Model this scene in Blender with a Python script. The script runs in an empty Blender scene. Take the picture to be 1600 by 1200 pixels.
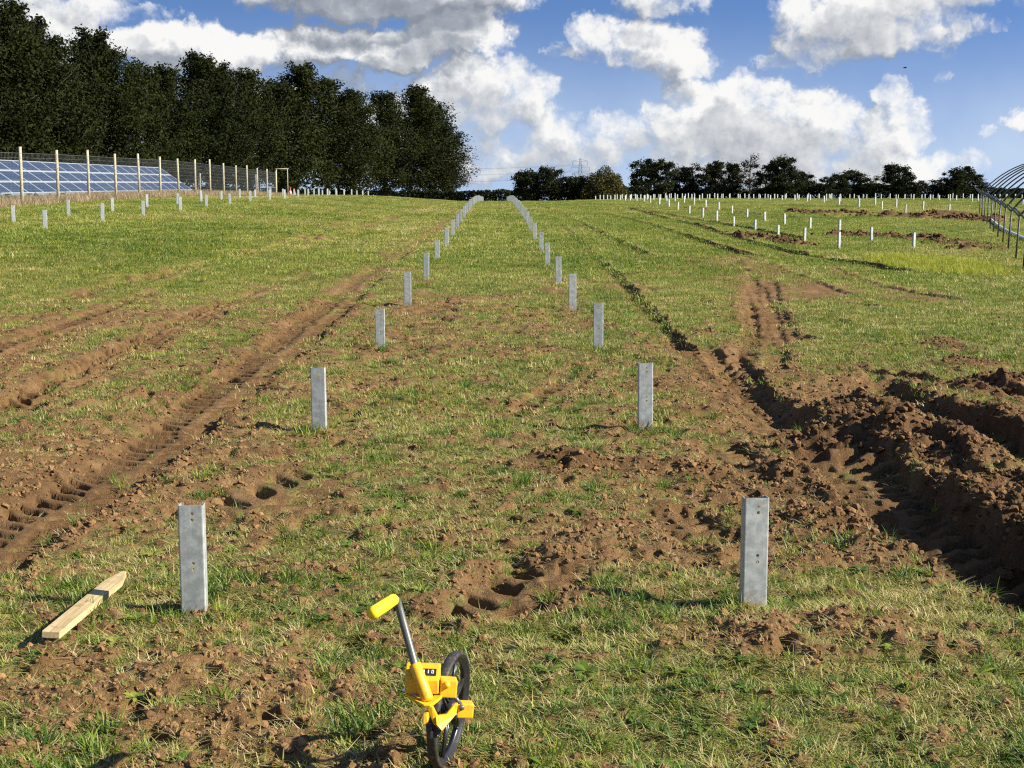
import bpy, bmesh, math, random
import numpy as np
from mathutils import Vector, Matrix
R = math.radians
random.seed(7); RNG = np.random.default_rng(11)
sc = bpy.context.scene
C = sc.collection

# ------------------------------------------------------------------ camera
F = 2260.0                       # focal length in pixels of a 1600 px wide picture
CAM_H = 1.6
PITCH = math.atan(319 / F)
YAW = math.atan(25 / F)
cam = bpy.data.cameras.new('camera'); cam.sensor_width = 36; cam.lens = 36 * F / 1600
cam.clip_start = 0.05; cam.clip_end = 6000
cam_o = bpy.data.objects.new('camera', cam); C.objects.link(cam_o)
cam_o.location = (0, 0, CAM_H); cam_o.rotation_euler = (R(90) - PITCH, 0, -YAW)
sc.camera = cam_o

# ------------------------------------------------------------------ light and exposure
SUN_DIR = Vector((0.97, -0.27, 0.0)).normalized()
SUN_EL = R(32)
SUN_VEC = Vector((SUN_DIR.x * math.cos(SUN_EL), SUN_DIR.y * math.cos(SUN_EL), math.sin(SUN_EL)))
sl = bpy.data.lights.new('sun', 'SUN'); sl.energy = 5.0; sl.angle = R(0.5); sl.color = (1.0, 0.93, 0.80)
so = bpy.data.objects.new('sun', sl); C.objects.link(so); so.location = (60, -20, 60)
so.rotation_euler = SUN_VEC.to_track_quat('Z', 'Y').to_euler()
vs = sc.view_settings
vs.view_transform = 'Standard'; vs.look = 'None'; vs.gamma = 1; vs.use_curve_mapping = False
vs.exposure = 1.15
sc.render.engine = 'CYCLES'
sc.cycles.max_bounces = 6; sc.cycles.diffuse_bounces = 3; sc.cycles.glossy_bounces = 3
sc.cycles.transparent_max_bounces = 6
sc.cycles.use_denoising = False; sc.cycles.filter_width = 1.2

# ------------------------------------------------------------------ node helper
class NT:
    def __init__(s, tree): s.t = tree; s.n = tree.nodes; s.l = tree.links
    def new(s, kind, **kw):
        nd = s.n.new(kind)
        for k, v in kw.items(): setattr(nd, k, v)
        return nd
    def put(s, sock, v):
        if isinstance(v, bpy.types.NodeSocket): s.l.new(v, sock)
        elif v is not None: sock.default_value = v
    def m(s, op, a, b=None, c=None, clamp=False):
        nd = s.new('ShaderNodeMath', operation=op, use_clamp=clamp)
        s.put(nd.inputs[0], a); s.put(nd.inputs[1], b); s.put(nd.inputs[2], c)
        return nd.outputs[0]
    def v(s, op, a, b=None, c=None, out=0):
        nd = s.new('ShaderNodeVectorMath', operation=op)
        s.put(nd.inputs[0], a)
        if b is not None: s.put(nd.inputs[1], b)
        if c is not None: s.put(nd.inputs[2], c)
        return nd.outputs[out]
    def ss(s, x, a, b, lo=0.0, hi=1.0):
        nd = s.new('ShaderNodeMapRange', interpolation_type='SMOOTHSTEP')
        s.put(nd.inputs[0], x); s.put(nd.inputs[1], a); s.put(nd.inputs[2], b); s.put(nd.inputs[3], lo); s.put(nd.inputs[4], hi)
        return nd.outputs[0]
    def lin(s, x, a, b, lo=0.0, hi=1.0):
        nd = s.new('ShaderNodeMapRange', interpolation_type='LINEAR')
        s.put(nd.inputs[0], x); s.put(nd.inputs[1], a); s.put(nd.inputs[2], b); s.put(nd.inputs[3], lo); s.put(nd.inputs[4], hi)
        return nd.outputs[0]
    def noise(s, vec, scale, detail=4, rough=0.55, col=False, dist=0.0, lac=2.0):
        nd = s.new('ShaderNodeTexNoise')
        s.put(nd.inputs['Vector'], vec); s.put(nd.inputs['Scale'], scale); s.put(nd.inputs['Detail'], detail)
        s.put(nd.inputs['Roughness'], rough); s.put(nd.inputs['Distortion'], dist); s.put(nd.inputs['Lacunarity'], lac)
        return nd.outputs['Color' if col else 0]
    def mix(s, fac, a, b, mode='MIX'):
        nd = s.new('ShaderNodeMix', data_type='RGBA', blend_type=mode)
        s.put(nd.inputs[0], fac); s.put(nd.inputs[6], rgba(a)); s.put(nd.inputs[7], rgba(b))
        return nd.outputs[2]
    def attr(s, name, kind='GEOMETRY', out='Fac'):
        nd = s.new('ShaderNodeAttribute', attribute_name=name, attribute_type=kind)
        return nd.outputs[out]
    def ramp(s, fac, stops):
        nd = s.new('ShaderNodeValToRGB'); s.put(nd.inputs[0], fac)
        e = nd.color_ramp.elements
        while len(e) < len(stops): e.new(0.5)
        for q, (p, c) in zip(e, stops): q.position = p; q.color = rgba(c)
        return nd.outputs[0]
def rgba(c):
    if isinstance(c, (tuple, list)) and len(c) == 3: return (*c, 1.0)
    return c

# ------------------------------------------------------------------ sky
def build_world():
    w = bpy.data.worlds.new('World'); sc.world = w; w.use_nodes = True
    T = NT(w.node_tree); T.n.clear()
    tc = T.new('ShaderNodeTexCoord').outputs['Generated']
    d = T.v('NORMALIZE', tc)
    sep = T.new('ShaderNodeSeparateXYZ'); T.l.new(d, sep.inputs[0])
    x, y, z = sep.outputs
    # a clear sky: looked up a little higher than the true direction, so that the blue reaches down to the horizon
    cm = T.new('ShaderNodeCombineXYZ'); T.put(cm.inputs[0], x); T.put(cm.inputs[1], y)
    T.put(cm.inputs[2], T.m('ADD', T.m('MULTIPLY', T.m('ABSOLUTE', z), 2.6), 0.50))
    sk = T.new('ShaderNodeTexSky', sky_type='NISHITA', sun_disc=False)
    sk.sun_elevation = SUN_EL; sk.sun_rotation = math.atan2(SUN_DIR.x, SUN_DIR.y)
    sk.air_density = 1.0; sk.dust_density = 0.1; sk.ozone_density = 4.0; sk.altitude = 0
    T.l.new(T.v('NORMALIZE', cm.outputs[0]), sk.inputs[0])
    az = T.m('ARCTAN2', x, y); el = T.m('ARCSINE', z)
    K = 22.6                                    # one unit = 2.5 degrees of sky
    P = T.new('ShaderNodeCombineXYZ'); T.put(P.inputs[0], T.m('MULTIPLY', az, K)); T.put(P.inputs[1], T.m('MULTIPLY', el, K))
    P = P.outputs[0]
    dn = T.v('SCALE', d); dn.node.inputs['Scale'].default_value = K
    # clouds: (x, y, half width, half height, thickness)
    blobs = [(5.3, 0.25, 2.6, 0.75, 1.0), (2.6, 0.4, 1.3, 0.5, .8), (6.7, 0.6, 1.5, 0.55, .95), (4.2, -0.1, 1.4, 0.5, .85)]
    px = lambda cx, cy, rx, ry, a: ((cx - 775) / 100, (281 - cy) / 100, rx / 100, ry / 100, a)
    blobs = [
        px(600, -5, 300, 62, 1.75), px(560, 80, 200, 42, 1.5), px(720, 62, 110, 50, 1.35), px(310, 88, 190, 55, 1.5), px(110, 25, 170, 60, .95), px(240, 35, 60, 26, .9), px(60, 95, 220, 80, 1.35), px(20, 200, 300, 100, .9),
        px(400, 150, 190, 40, .9), px(-250, 60, 280, 200, 1.2),
        px(765, 150, 135, 80, 1.25), px(700, 190, 150, 90, 1.05), px(840, 200, 90, 70, .75), px(880, 85, 26, 26, .8),
        px(985, 85, 120, 62, 1.25), px(925, 70, 55, 50, 1.0), px(1040, 100, 85, 48, 1.0), px(1030, 5, 100, 48, 1.05),
        px(545, 138, 48, 40, .75), px(622, 146, 30, 24, .75),
        px(1340, 40, 175, 75, 1.15), px(1430, 65, 110, 50, .95), px(1270, 85, 95, 42, .95), px(1440, 5, 160, 60, 1.0), px(1230, 110, 80, 18, .7), px(1210, 60, 22, 22, .5),
        px(1075, 155, 38, 42, .95), px(1170, 175, 110, 62, 1.15), px(1235, 185, 60, 60, 1.15), px(1110, 215, 170, 66, 1.2), px(1290, 215, 140, 64, 1.15),
        px(1365, 155, 36, 34, .95), px(1370, 190, 80, 42, .85), px(1020, 225, 140, 60, 1.05), px(930, 215, 150, 62, .95), px(960, 245, 220, 40, .75),
        px(1240, 262, 320, 46, 1.1), px(1440, 250, 110, 26, .6), px(1595, 200, 62, 24, .8), px(1520, 215, 22, 18, .6), px(1530, 62, 30, 16, .7), px(1435, 130, 24, 14, .5),
        px(770, 250, 150, 40, .85), px(300, 195, 300, 80, .7), px(560, 250, 160, 60, .6),
        px(1850, 120, 180, 80, 1.0), px(2100, 40, 220, 110, 1.0), px(1750, 10, 110, 60, .9),
    ]
    # one group that gives the cloud density at a point; it is asked twice, the second time a step towards the sun
    g = bpy.data.node_groups.new('cloud_density', 'ShaderNodeTree')
    g.interface.new_socket('P', in_out='INPUT', socket_type='NodeSocketVector')
    g.interface.new_socket('N', in_out='INPUT', socket_type='NodeSocketVector')
    g.interface.new_socket('density', in_out='OUTPUT', socket_type='NodeSocketFloat')
    g.interface.new_socket('body', in_out='OUTPUT', socket_type='NodeSocketFloat')
    G = NT(g); gi = G.new('NodeGroupInput'); go = G.new('NodeGroupOutput')
    p0, n0 = gi.outputs[0], gi.outputs[1]
    wv = G.v('SUBTRACT', G.noise(n0, 1.1, 6, .62, True), (.5, .5, .5))
    wp = G.v('MULTIPLY_ADD', wv, (1.5, 1.15, 0), p0)
    acc = None
    for (cx, cy, rx, ry, a) in blobs:
        q = G.v('MULTIPLY_ADD', wp, (1 / rx, 1 / ry, 0), (-cx / rx, -cy / ry, 0))
        s2 = G.v('DOT_PRODUCT', q, q, out=1)
        f = G.m('MULTIPLY', G.m('MINIMUM', G.m('MULTIPLY', G.m('SUBTRACT', 1.0, s2, clamp=True), 1.45), 1.0), a)
        acc = f if acc is None else G.m('SMOOTH_MAX', acc, f, 0.18)
    # elsewhere in the sky the same kind of broken cumulus goes on
    sp = G.new('ShaderNodeSeparateXYZ'); G.l.new(p0, sp.inputs[0])
    out_v = G.ss(sp.outputs[1], 2.9, 4.2)
    out_u = G.ss(G.m('ABSOLUTE', sp.outputs[0]), 9.5, 12.0)
    away = G.m('MAXIMUM', out_v, out_u)
    gen = G.m('MULTIPLY', G.m('SUBTRACT', G.noise(n0, 0.16, 5, .5), 0.50), 6.5)
    gen = G.m('MULTIPLY', G.m('MINIMUM', G.m('MAXIMUM', gen, 0.0), 1.2), away)
    body = G.m('MAXIMUM', acc, gen)
    f1 = G.m('SUBTRACT', G.noise(n0, 1.0, 8, .60), .5)
    vor = G.new('ShaderNodeTexVoronoi', feature='SMOOTH_F1'); G.l.new(G.v('ADD', n0, G.v('SCALE', wv)), vor.inputs['Vector'])
    vor.inputs['Scale'].default_value = 2.6; vor.inputs['Smoothness'].default_value = .5; vor.inputs['Detail'].default_value = 2.5; vor.inputs['Roughness'].default_value = .55
    bil = G.m('SUBTRACT', 0.42, vor.outputs['Distance'])
    dens = G.m('ADD', G.m('ADD', body, G.m('MULTIPLY', f1, 2.3)), G.m('MULTIPLY', bil, 0.6))
    # no cloud where there is no body at all
    dens = G.m('MULTIPLY', dens, G.ss(body, 0.0, 0.25))
    G.l.new(dens, go.inputs[0]); G.l.new(body, go.inputs[1])
    def dens_at(du, dv):
        nd = T.new('ShaderNodeGroup'); nd.node_tree = g
        T.l.new(T.v('ADD', P, (du, dv, 0)), nd.inputs[0]); T.l.new(T.v('ADD', dn, (du, 0, dv)), nd.inputs[1])
        return nd.outputs
    a0 = dens_at(0, 0); a1 = dens_at(.10, .13); a2 = dens_at(.28, .42)
    alpha = T.ss(a0[0], 0.06, 0.90)
    rel = T.m('SUBTRACT', a0[0], a1[0])
    big = T.m('SUBTRACT', a0[1], a2[1])
    thick = T.ss(a0[0], .5, 1.7)
    lum = T.m('ADD', 0.66, T.m('MULTIPLY', rel, 0.50))
    lum = T.m('ADD', lum, T.m('MULTIPLY', big, 0.75))
    lum = T.m('SUBTRACT', lum, T.m('MULTIPLY', T.ss(a0[1], 1.15, 1.7), 0.30))
    lum = T.m('SUBTRACT', lum, T.m('MULTIPLY', thick, 0.20), clamp=True)
    ccol = T.ramp(lum, [(0.0, (.27, .30, .35)), (.3, (.40, .43, .48)), (.55, (.60, .62, .65)), (.78, (.80, .81, .82)), (1.0, (1.0, .99, .965))])
    # thin bright veil low over the horizon
    veil = T.m('MULTIPLY', T.ss(el, 0.0, 0.125, 0.85, 0.0), T.lin(T.noise(dn, .5, 4, .5), .3, .7, .55, 1.0))
    b0 = T.new('ShaderNodeBackground'); T.l.new(T.mix(1.0, sk.outputs[0], (.92, 1.0, 1.10), 'MULTIPLY'), b0.inputs[0]); b0.inputs[1].default_value = SKY_STRENGTH
    bv = T.new('ShaderNodeBackground'); bv.inputs[0].default_value = (.62, .74, .90, 1); bv.inputs[1].default_value = 0.46
    b1 = T.new('ShaderNodeBackground'); T.l.new(ccol, b1.inputs[0]); b1.inputs[1].default_value = CLOUD_STRENGTH
    m0 = T.new('ShaderNodeMixShader'); T.put(m0.inputs[0], veil); T.l.new(b0.outputs[0], m0.inputs[1]); T.l.new(bv.outputs[0], m0.inputs[2])
    m1 = T.new('ShaderNodeMixShader'); T.put(m1.inputs[0], T.m('MULTIPLY', alpha, .97)); T.l.new(m0.outputs[0], m1.inputs[1]); T.l.new(b1.outputs[0], m1.inputs[2])
    o = T.new('ShaderNodeOutputWorld'); T.l.new(m1.outputs[0], o.inputs[0])
    w.cycles.sampling_method = 'MANUAL'; w.cycles.sample_map_resolution = 512
SKY_STRENGTH = 0.090; CLOUD_STRENGTH = 0.44
build_world()

# ------------------------------------------------------------------ object helpers
def tag(o, label=None, cat=None, group=None, kind=None):
    if label: o['label'] = label
    if cat: o['category'] = cat
    if group: o['group'] = group
    if kind: o['kind'] = kind
    return o
def empty(name, loc=(0, 0, 0), rz=0.0):
    o = bpy.data.objects.new(name, None); C.objects.link(o); o.location = loc; o.rotation_euler = (0, 0, rz); o.empty_display_size = .2
    return o
def link(name, me, mat=None, parent=None, loc=None):
    o = bpy.data.objects.new(name, me); C.objects.link(o)
    for mm in (mat if isinstance(mat, (list, tuple)) else [mat] if mat else []): me.materials.append(mm)
    if parent: o.parent = parent
    if loc is not None: o.location = loc
    return o
def bm_obj(name, bm, mat, parent=None, smooth=False, loc=None):
    me = bpy.data.meshes.new(name); bm.to_mesh(me); bm.free()
    if smooth:
        for p in me.polygons: p.use_smooth = True
    return link(name, me, mat, parent, loc)
def np_mesh(name, verts, faces, smooth=False):
    """verts (n,3), faces (m,k) all of one size"""
    me = bpy.data.meshes.new(name); verts = np.asarray(verts, np.float32); faces = np.asarray(faces, np.int32)
    k = faces.shape[1]
    me.vertices.add(len(verts)); me.vertices.foreach_set('co', verts.ravel())
    me.loops.add(faces.size); me.loops.foreach_set('vertex_index', faces.ravel())
    me.polygons.add(len(faces)); me.polygons.foreach_set('loop_start', np.arange(0, faces.size, k, dtype=np.int32))
    me.polygons.foreach_set('loop_total', np.full(len(faces), k, np.int32))
    if smooth: me.polygons.foreach_set('use_smooth', np.ones(len(faces), bool))
    me.update(calc_edges=True)
    return me
def box(bm, size, loc=(0, 0, 0), rot=None):
    M = Matrix.Translation(loc) @ (rot.to_4x4() if rot is not None else Matrix.Identity(4)) @ Matrix.Diagonal((*size, 1))
    return bmesh.ops.create_cube(bm, size=1, matrix=M)
def tube(bm, pts, rad, n=8, cap=True):
    """a round bar along pts; rad a number or one per point"""
    pts = [Vector(p) for p in pts]; rads = rad if isinstance(rad, (list, tuple)) else [rad] * len(pts)
    rings = []
    up = None
    for i, p in enumerate(pts):
        d = (pts[min(i + 1, len(pts) - 1)] - pts[max(i - 1, 0)]).normalized()
        if up is None:
            up = d.orthogonal().normalized()
        else:
            up = (up - d * up.dot(d)).normalized()
        sd = d.cross(up)
        rings.append([bm.verts.new(p + (up * math.cos(2 * math.pi * k / n) + sd * math.sin(2 * math.pi * k / n)) * rads[i]) for k in range(n)])
    for a, b in zip(rings, rings[1:]):
        for k in range(n): bm.faces.new((a[k], a[(k + 1) % n], b[(k + 1) % n], b[k]))
    if cap:
        bm.faces.new(list(reversed(rings[0]))); bm.faces.new(rings[-1])
def bevel_all(bm, w, seg=2):
    bmesh.ops.bevel(bm, geom=bm.edges[:], offset=w, segments=seg, affect='EDGES', profile=.6)

# ------------------------------------------------------------------ the lie of the land
def smooth01(t): t = np.clip(t, 0, 1); return t * t * (3 - 2 * t)
CK = np.array([(-2000, 0), (0, 0), (20, 0), (28, .06), (42, .19), (58, .30), (78, .32), (92, .20), (108, -.02), (125, -.28), (160, -.85), (210, -1.5), (300, -3.2), (800, -12), (2500, -45)], float)
def base_z(x, y):
    x = np.asarray(x, float); y = np.asarray(y, float)
    c = np.interp(y, CK[:, 0], CK[:, 1])
    far = smooth01((y - 12) / 14)
    left = .40 * smooth01((-x - 2.5) / 7.0) * far
    right = -.50 * smooth01((x - 2.0) / 7.5) * smooth01((y - 14) / 18) * (1 - smooth01((y - 62) / 36)) + .35 * smooth01((x - 4) / 10) * smooth01((y - 85) / 60)
    return c + left + right
cp, sp_ = math.cos(PITCH), math.sin(PITCH); cy, sy = math.cos(YAW), math.sin(YAW)
def ray(px, py):
    a = (px - 800) / F; b = (600 - py) / F
    fwd = Vector((sy * cp, cy * cp, -sp_)); right = Vector((cy, -sy, 0)); up = Vector((sy * sp_, cy * sp_, cp))
    return (fwd + right * a + up * b)
def ground(px, py):
    """the point of the (smooth) land seen at a pixel of the photograph"""
    d = ray(px, py); t0 = 2.0; prev = 2.0; t = 2.0
    while t < 400:
        p = d * t; h = CAM_H + p.z - float(base_z(p.x, p.y))
        if h < 0:
            lo, hi = prev, t
            for _ in range(30):
                mid = (lo + hi) / 2; p = d * mid
                if CAM_H + p.z - float(base_z(p.x, p.y)) < 0: hi = mid
                else: lo = mid
            p = d * hi; return Vector((p.x, p.y))
        prev = t; t *= 1.03
    p = d * t; return Vector((p.x, p.y))
def at_dist(px, py, Y):
    d = ray(px, py); t = Y / d.y; p = d * t; return Vector((p.x, p.y, CAM_H + p.z))

def hash2(ix, iy, seed):
    with np.errstate(over='ignore'):
        h = (ix.astype(np.uint32) * np.uint32(374761393)) ^ (iy.astype(np.uint32) * np.uint32(668265263)) ^ np.uint32((seed * 2246822519) & 0xffffffff)
        h = (h ^ (h >> np.uint32(13))) * np.uint32(1274126177)
        h = (h ^ (h >> np.uint32(16))) * np.uint32(2246822519)
        return (h ^ (h >> np.uint32(15)))
def gnoise(x, y, seed=0):
    """gradient noise about -1..1"""
    ix = np.floor(x).astype(np.int64); iy = np.floor(y).astype(np.int64); fx = x - ix; fy = y - iy
    u = fx * fx * fx * (fx * (fx * 6 - 15) + 10); v = fy * fy * fy * (fy * (fy * 6 - 15) + 10)
    def gr(a, b):
        t = hash2(ix + a, iy + b, seed).astype(np.float64) * (2 * np.pi / 4294967296.0)
        return np.cos(t) * (fx - a) + np.sin(t) * (fy - b)
    n00 = gr(0, 0); n10 = gr(1, 0); n01 = gr(0, 1); n11 = gr(1, 1)
    return 1.5 * ((n00 * (1 - u) + n10 * u) * (1 - v) + (n01 * (1 - u) + n11 * u) * v)
def fbm(x, y, wl, octv=4, seed=0, gain=.5, wmin=None):
    """sum of octaves starting at wavelength wl (metres); octaves finer than wmin fade out"""
    s = 0; a = 1.0
    for k in range(octv):
        w = 1.0 if wmin is None else np.clip(wl / (2.2 * wmin) - .6, 0, 1)
        s = s + a * w * gnoise(x / wl + 17.3 * k, y / wl - 9.1 * k, seed + k); a *= gain; wl /= 2.03
    return s
def polyline(px_pts): return [ground(*p) for p in px_pts]
def along(x, y, pts):
    """signed distance (right of travel positive) and run length to a polyline"""
    best = np.full(x.shape, 1e9); sgn = np.zeros(x.shape); run = np.zeros(x.shape); acc = 0
    for i, (a, b) in enumerate(zip(pts, pts[1:])):
        d = b - a; L = max(d.length, 1e-6); ux, uy = d.x / L, d.y / L
        t = (x - a.x) * ux + (y - a.y) * uy; tc = np.clip(t, 0, L)
        dx = x - a.x - tc * ux; dy = y - a.y - tc * uy; dist = np.hypot(dx, dy)
        side = (x - a.x) * uy - (y - a.y) * ux
        m = dist < best
        best = np.where(m, dist, best); sgn = np.where(m, np.where(side >= 0, 1, -1), sgn); run = np.where(m, acc + tc, run); acc += L
    return best * sgn, run, acc
def resample(pts, n=4):
    """soften a polyline (Catmull-Rom)"""
    out = []
    P = [pts[0]] + list(pts) + [pts[-1]]
    for i in range(1, len(P) - 2):
        for k in range(n):
            t = k / n; p0, p1, p2, p3 = P[i - 1], P[i], P[i + 1], P[i + 2]
            out.append(0.5 * ((2 * p1) + (p2 - p0) * t + (2 * p0 - 5 * p1 + 4 * p2 - p3) * t * t + (3 * p1 - p0 - 3 * p2 + p3) * t ** 3))
    out.append(pts[-1]); return out
# wheel ruts: pixels along the middle (far to near), width, depth at start/end, lug height, lug spacing, berm
RUTS = [
    ([(705, 345), (640, 395), (585, 425), (520, 478), (450, 535), (380, 590), (310, 640), (215, 710), (110, 775), (-30, 855), (-130, 905)], .52, .015, .065, .048, .15, .3),
    ([(560, 405), (420, 450), (300, 500), (160, 565), (0, 640)], .40, .012, .025, .045, .16, .12),
    ([(330, 425), (250, 455), (130, 500), (0, 545), (-100, 580)], .45, .014, .03, .050, .17, .12),
    ([(470, 448), (380, 462), (240, 520), (120, 580), (-30, 670)], .38, .010, .02, .042, .16, .1),
    ([(860, 335), (900, 372), (940, 410), (985, 455), (1030, 505), (1075, 545)], .18, .05, .07, .0, .2, .5),
    ([(1075, 530), (1130, 590), (1195, 645), (1260, 700)], .42, .02, .05, .022, .11, .4),
    ([(1128, 545), (1160, 590), (1215, 640), (1262, 672)], .30, .035, .06, .025, .13, .45),
    ([(1275, 690), (1330, 725), (1390, 772), (1450, 818), (1530, 862), (1640, 915), (1780, 975)], .50, .03, .25, .05, .15, .30),
    ([(1345, 588), (1390, 612), (1455, 645), (1540, 680), (1700, 740)], .40, .07, .17, .03, .15, .45),
    ([(1335, 577), (1430, 590), (1520, 603), (1640, 622)], .20, .05, .09, .0, .2, .8),
    ([(1410, 700), (1480, 735), (1560, 775)], .28, .05, .08, .0, .2, .6),
    ([(1190, 420), (1190, 450), (1200, 490), (1220, 540)], .5, .015, .035, .035, .17, .15),
    ([(1130, 395), (1160, 430), (1185, 480), (1190, 540), (1175, 580)], .5, .012, .03, .035, .17, .15),
    ([(1110, 385), (1200, 415), (1300, 455), (1370, 470)], .4, .02, .03, .02, .15, .5),
    ([(970, 322), (1060, 345), (1150, 372), (1240, 395), (1330, 410), (1420, 425)], .55, .13, .15, .0, .2, .7),
    ([(930, 330), (1000, 346), (1100, 378), (1180, 400)], .50, .10, .12, .0, .2, .7),
    ([(1000, 326), (1120, 348), (1250, 372)], .55, .10, .12, .0, .2, .7),
    ([(735, 322), (690, 352), (600, 405)], .45, .04, .05, .0, .2, .3),
    ([(560, 340), (430, 385), (250, 428), (80, 470)], .45, .04, .05, .045, .3, .3),
    ([(700, 318), (600, 345), (470, 385)], .5, .05, .06, .0, .2, .3),
    ([(840, 318), (900, 345), (1010, 400)], .4, .06, .07, .0, .2, .5),
    ([(1290, 415), (1350, 440), (1420, 455), (1500, 470)], .4, .03, .04, .0, .2, .6),
    ([(925, 560), (895, 590), (850, 625), (800, 655)], .30, .015, .03, .030, .13, .3),
    ([(1110, 690), (1150, 715), (1190, 740)], .34, .03, .04, .024, .11, .3),
    ([(520, 740), (430, 770), (380, 800)], .55, .01, .02, .035, .20, .2),
    ([(1040, 790), (1085, 825), (1130, 850)], .32, .02, .04, .02, .12, .3),
    ([(860, 880), (800, 930), (730, 960)], .42, .03, .05, .045, .20, .3),
    ([(800, 340), (850, 420), (950, 520)], .3, .01, .015, .0, .2, .3),
    ([(760, 330), (700, 440), (560, 620), (480, 730)], .4, .004, .01, .008, .16, .2),
]
# heaps and hollows: pixel, radius across, radius along (m), height
HEAPS = [
    (1372, 690, .42, .55, .24), (1330, 655, .30, .40, .14), (1480, 715, .36, .45, .20), (1420, 640, .5, .5, .10), (1540, 665, .7, .5, .12), (1560, 780, .55, .5, .16), (1600, 830, .5, .5, .14),
    (1185, 735, .16, .16, .13), (1230, 745, .17, .2, .10), (1268, 698, .24, .26, .17), (1235, 672, .2, .2, .08), (1300, 770, .30, .35, .10), (1255, 810, .22, .2, .06), (1330, 830, .25, .25, .08), (1395, 870, .16, .2, .06),
    (850, 722, .15, .12, .10), (815, 728, .12, .10, .05), (900, 726, .16, .12, .06), (960, 730, .22, .12, .06), (1030, 735, .25, .14, .06), (1100, 745, .22, .16, .07), (1140, 765, .2, .2, .06),
    (915, 842, .16, .10, .07), (880, 870, .20, .14, .07), (960, 850, .15, .12, .05), (1010, 865, .16, .12, .04), (860, 905, .18, .12, .06), (835, 940, .12, .10, .04), (1080, 870, .16, .12, .05), (1120, 880, .12, .1, .05),
    (742, 955, .045, .06, -.07), (801, 948, .05, .055, -.08), (868, 930, .045, .05, -.06), (905, 915, .04, .06, -.05), (830, 962, .09, .04, -.05), (700, 985, .03, .03, -.03),
    (375, 803, .03, .10, -.06), (330, 790, .03, .09, -.04), (430, 800, .035, .08, -.05), (465, 815, .03, .08, -.04), (400, 815, .03, .07, .02), (450, 790, .04, .08, .02),
    (55, 745, .22, .22, .05), (20, 715, .2, .2, .05), (1500, 339, 1.2, 1.2, .40), (1470, 339, .9, .9, .25), (1525, 342, 1.0, 1.0, .30),
    (1098, 520, .13, .13, .09), (1540, 605, .3, .3, .14), (1590, 600, .3, .3, .12), (1510, 570, .25, .25, .08), (1475, 540, .25, .4, .07), (1440, 470, .3, .5, .06), (120, 635, .1, .1, .05), (150, 632, .08, .1, .05), (218, 617, .06, .08, .06), (185, 625, .06, .08, .05),
    (660, 440, .2, .2, .03), (790, 465, .5, .3, .03), (1045, 600, .3, .3, .05), (1100, 640, .3, .3, .04),
    (305, 962, .13, .10, .030), (1180, 968, .14, .10, .030), (501, 676, .13, .12, .035), (1011, 676, .14, .12, .035), (592, 545, .16, .16, .04), (933, 564, .16, .16, .04),
    (105, 1040, .1, .1, -.03), (260, 935, .06, .05, -.03), (1400, 1000, .5, .3, .05), (1250, 1010, .5, .3, .05), (1130, 1010, .3, .2, .04), (500, 900, .4, .3, .04),
]
# how bare the soil is: pixel, radius across, radius along (m), amount (negative = good grass)
BARE = [
    (150, 760, 1.0, 1.2, .9), (60, 700, .9, 1.2, .6), (120, 520, 2.2, 2.4, .45), (20, 600, 1.5, 2, .5), (330, 700, .7, .9, .5), (60, 500, 1.6, 1.2, .45), (60, 900, .4, .4, .4),
    (300, 1140, .5, .45, .75), (430, 1060, .35, .3, .4), (90, 1060, .3, .3, .35), (560, 1160, .25, .3, .5), (640, 960, .3, .3, .35), (400, 800, .5, .5, .5), (500, 830, .4, .35, .4),
    (900, 850, .5, .4, .85), (950, 735, .8, .25, .85), (1150, 800, .5, .6, .6), (1000, 820, .5, .4, .4), (860, 940, .3, .3, .5), (740, 790, .4, .5, .35), (690, 930, .2, .25, .4),
    (1300, 720, .8, 1.2, .7), (1500, 650, 1.4, 1.2, .95), (1540, 800, .7, .9, .8), (1200, 630, .8, 1.5, .55), (1260, 605, .7, 1.0, .7), (1270, 690, .35, .35, -.9), (1240, 668, .3, .3, -.6), (1560, 742, .5, .4, -.7), (1450, 742, .3, .3, -.7), (1390, 730, .3, .3, -.4), (1370, 850, .4, .3, -.5), (1170, 560, .8, 1.5, .5), (1240, 870, .35, .3, .5),
    (700, 485, 1.2, 2.0, .50), (650, 520, 1.0, 1.6, .35), (720, 560, 1.0, 1.5, .2), (870, 520, .8, 1.2, .2), (600, 600, .8, 1.5, .30), (1150, 410, 2.2, 3.0, .45), (1230, 450, 2.2, 2.5, .45), (1330, 455, 1.6, 1.8, .4), (1090, 400, 1.5, 2.5, .35),
    (1220, 379, 1.2, .8, .5), (1390, 372, 2.4, .5, .5), (1500, 383, 1.0, .8, .5), (1500, 340, 2.0, 1.5, .8), (560, 440, 1.0, 2.0, .35), (700, 620, .6, 1.2, .25),
    (200, 400, 4, 6, -.5), (500, 370, 5, 8, -.5), (760, 380, 3, 8, -.3), (1000, 350, 5, 10, -.4), (1462, 412, 1.4, 2.2, -.6), (1500, 500, 2.0, 3.0, -.6), (1350, 530, 1.4, 2.0, -.35),
    (1350, 1000, 1.0, .7, -.55), (1150, 1080, .8, .5, -.35), (420, 920, .5, .35, -.4), (720, 900, .35, .25, -.4), (860, 790, .4, .3, -.5), (930, 660, .7, .9, -.3), (1480, 960, .4, .3, -.5), (160, 650, .5, .35, -.45), (980, 1040, .5, .3, -.35),
]
_rs = random.Random(9)
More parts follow.
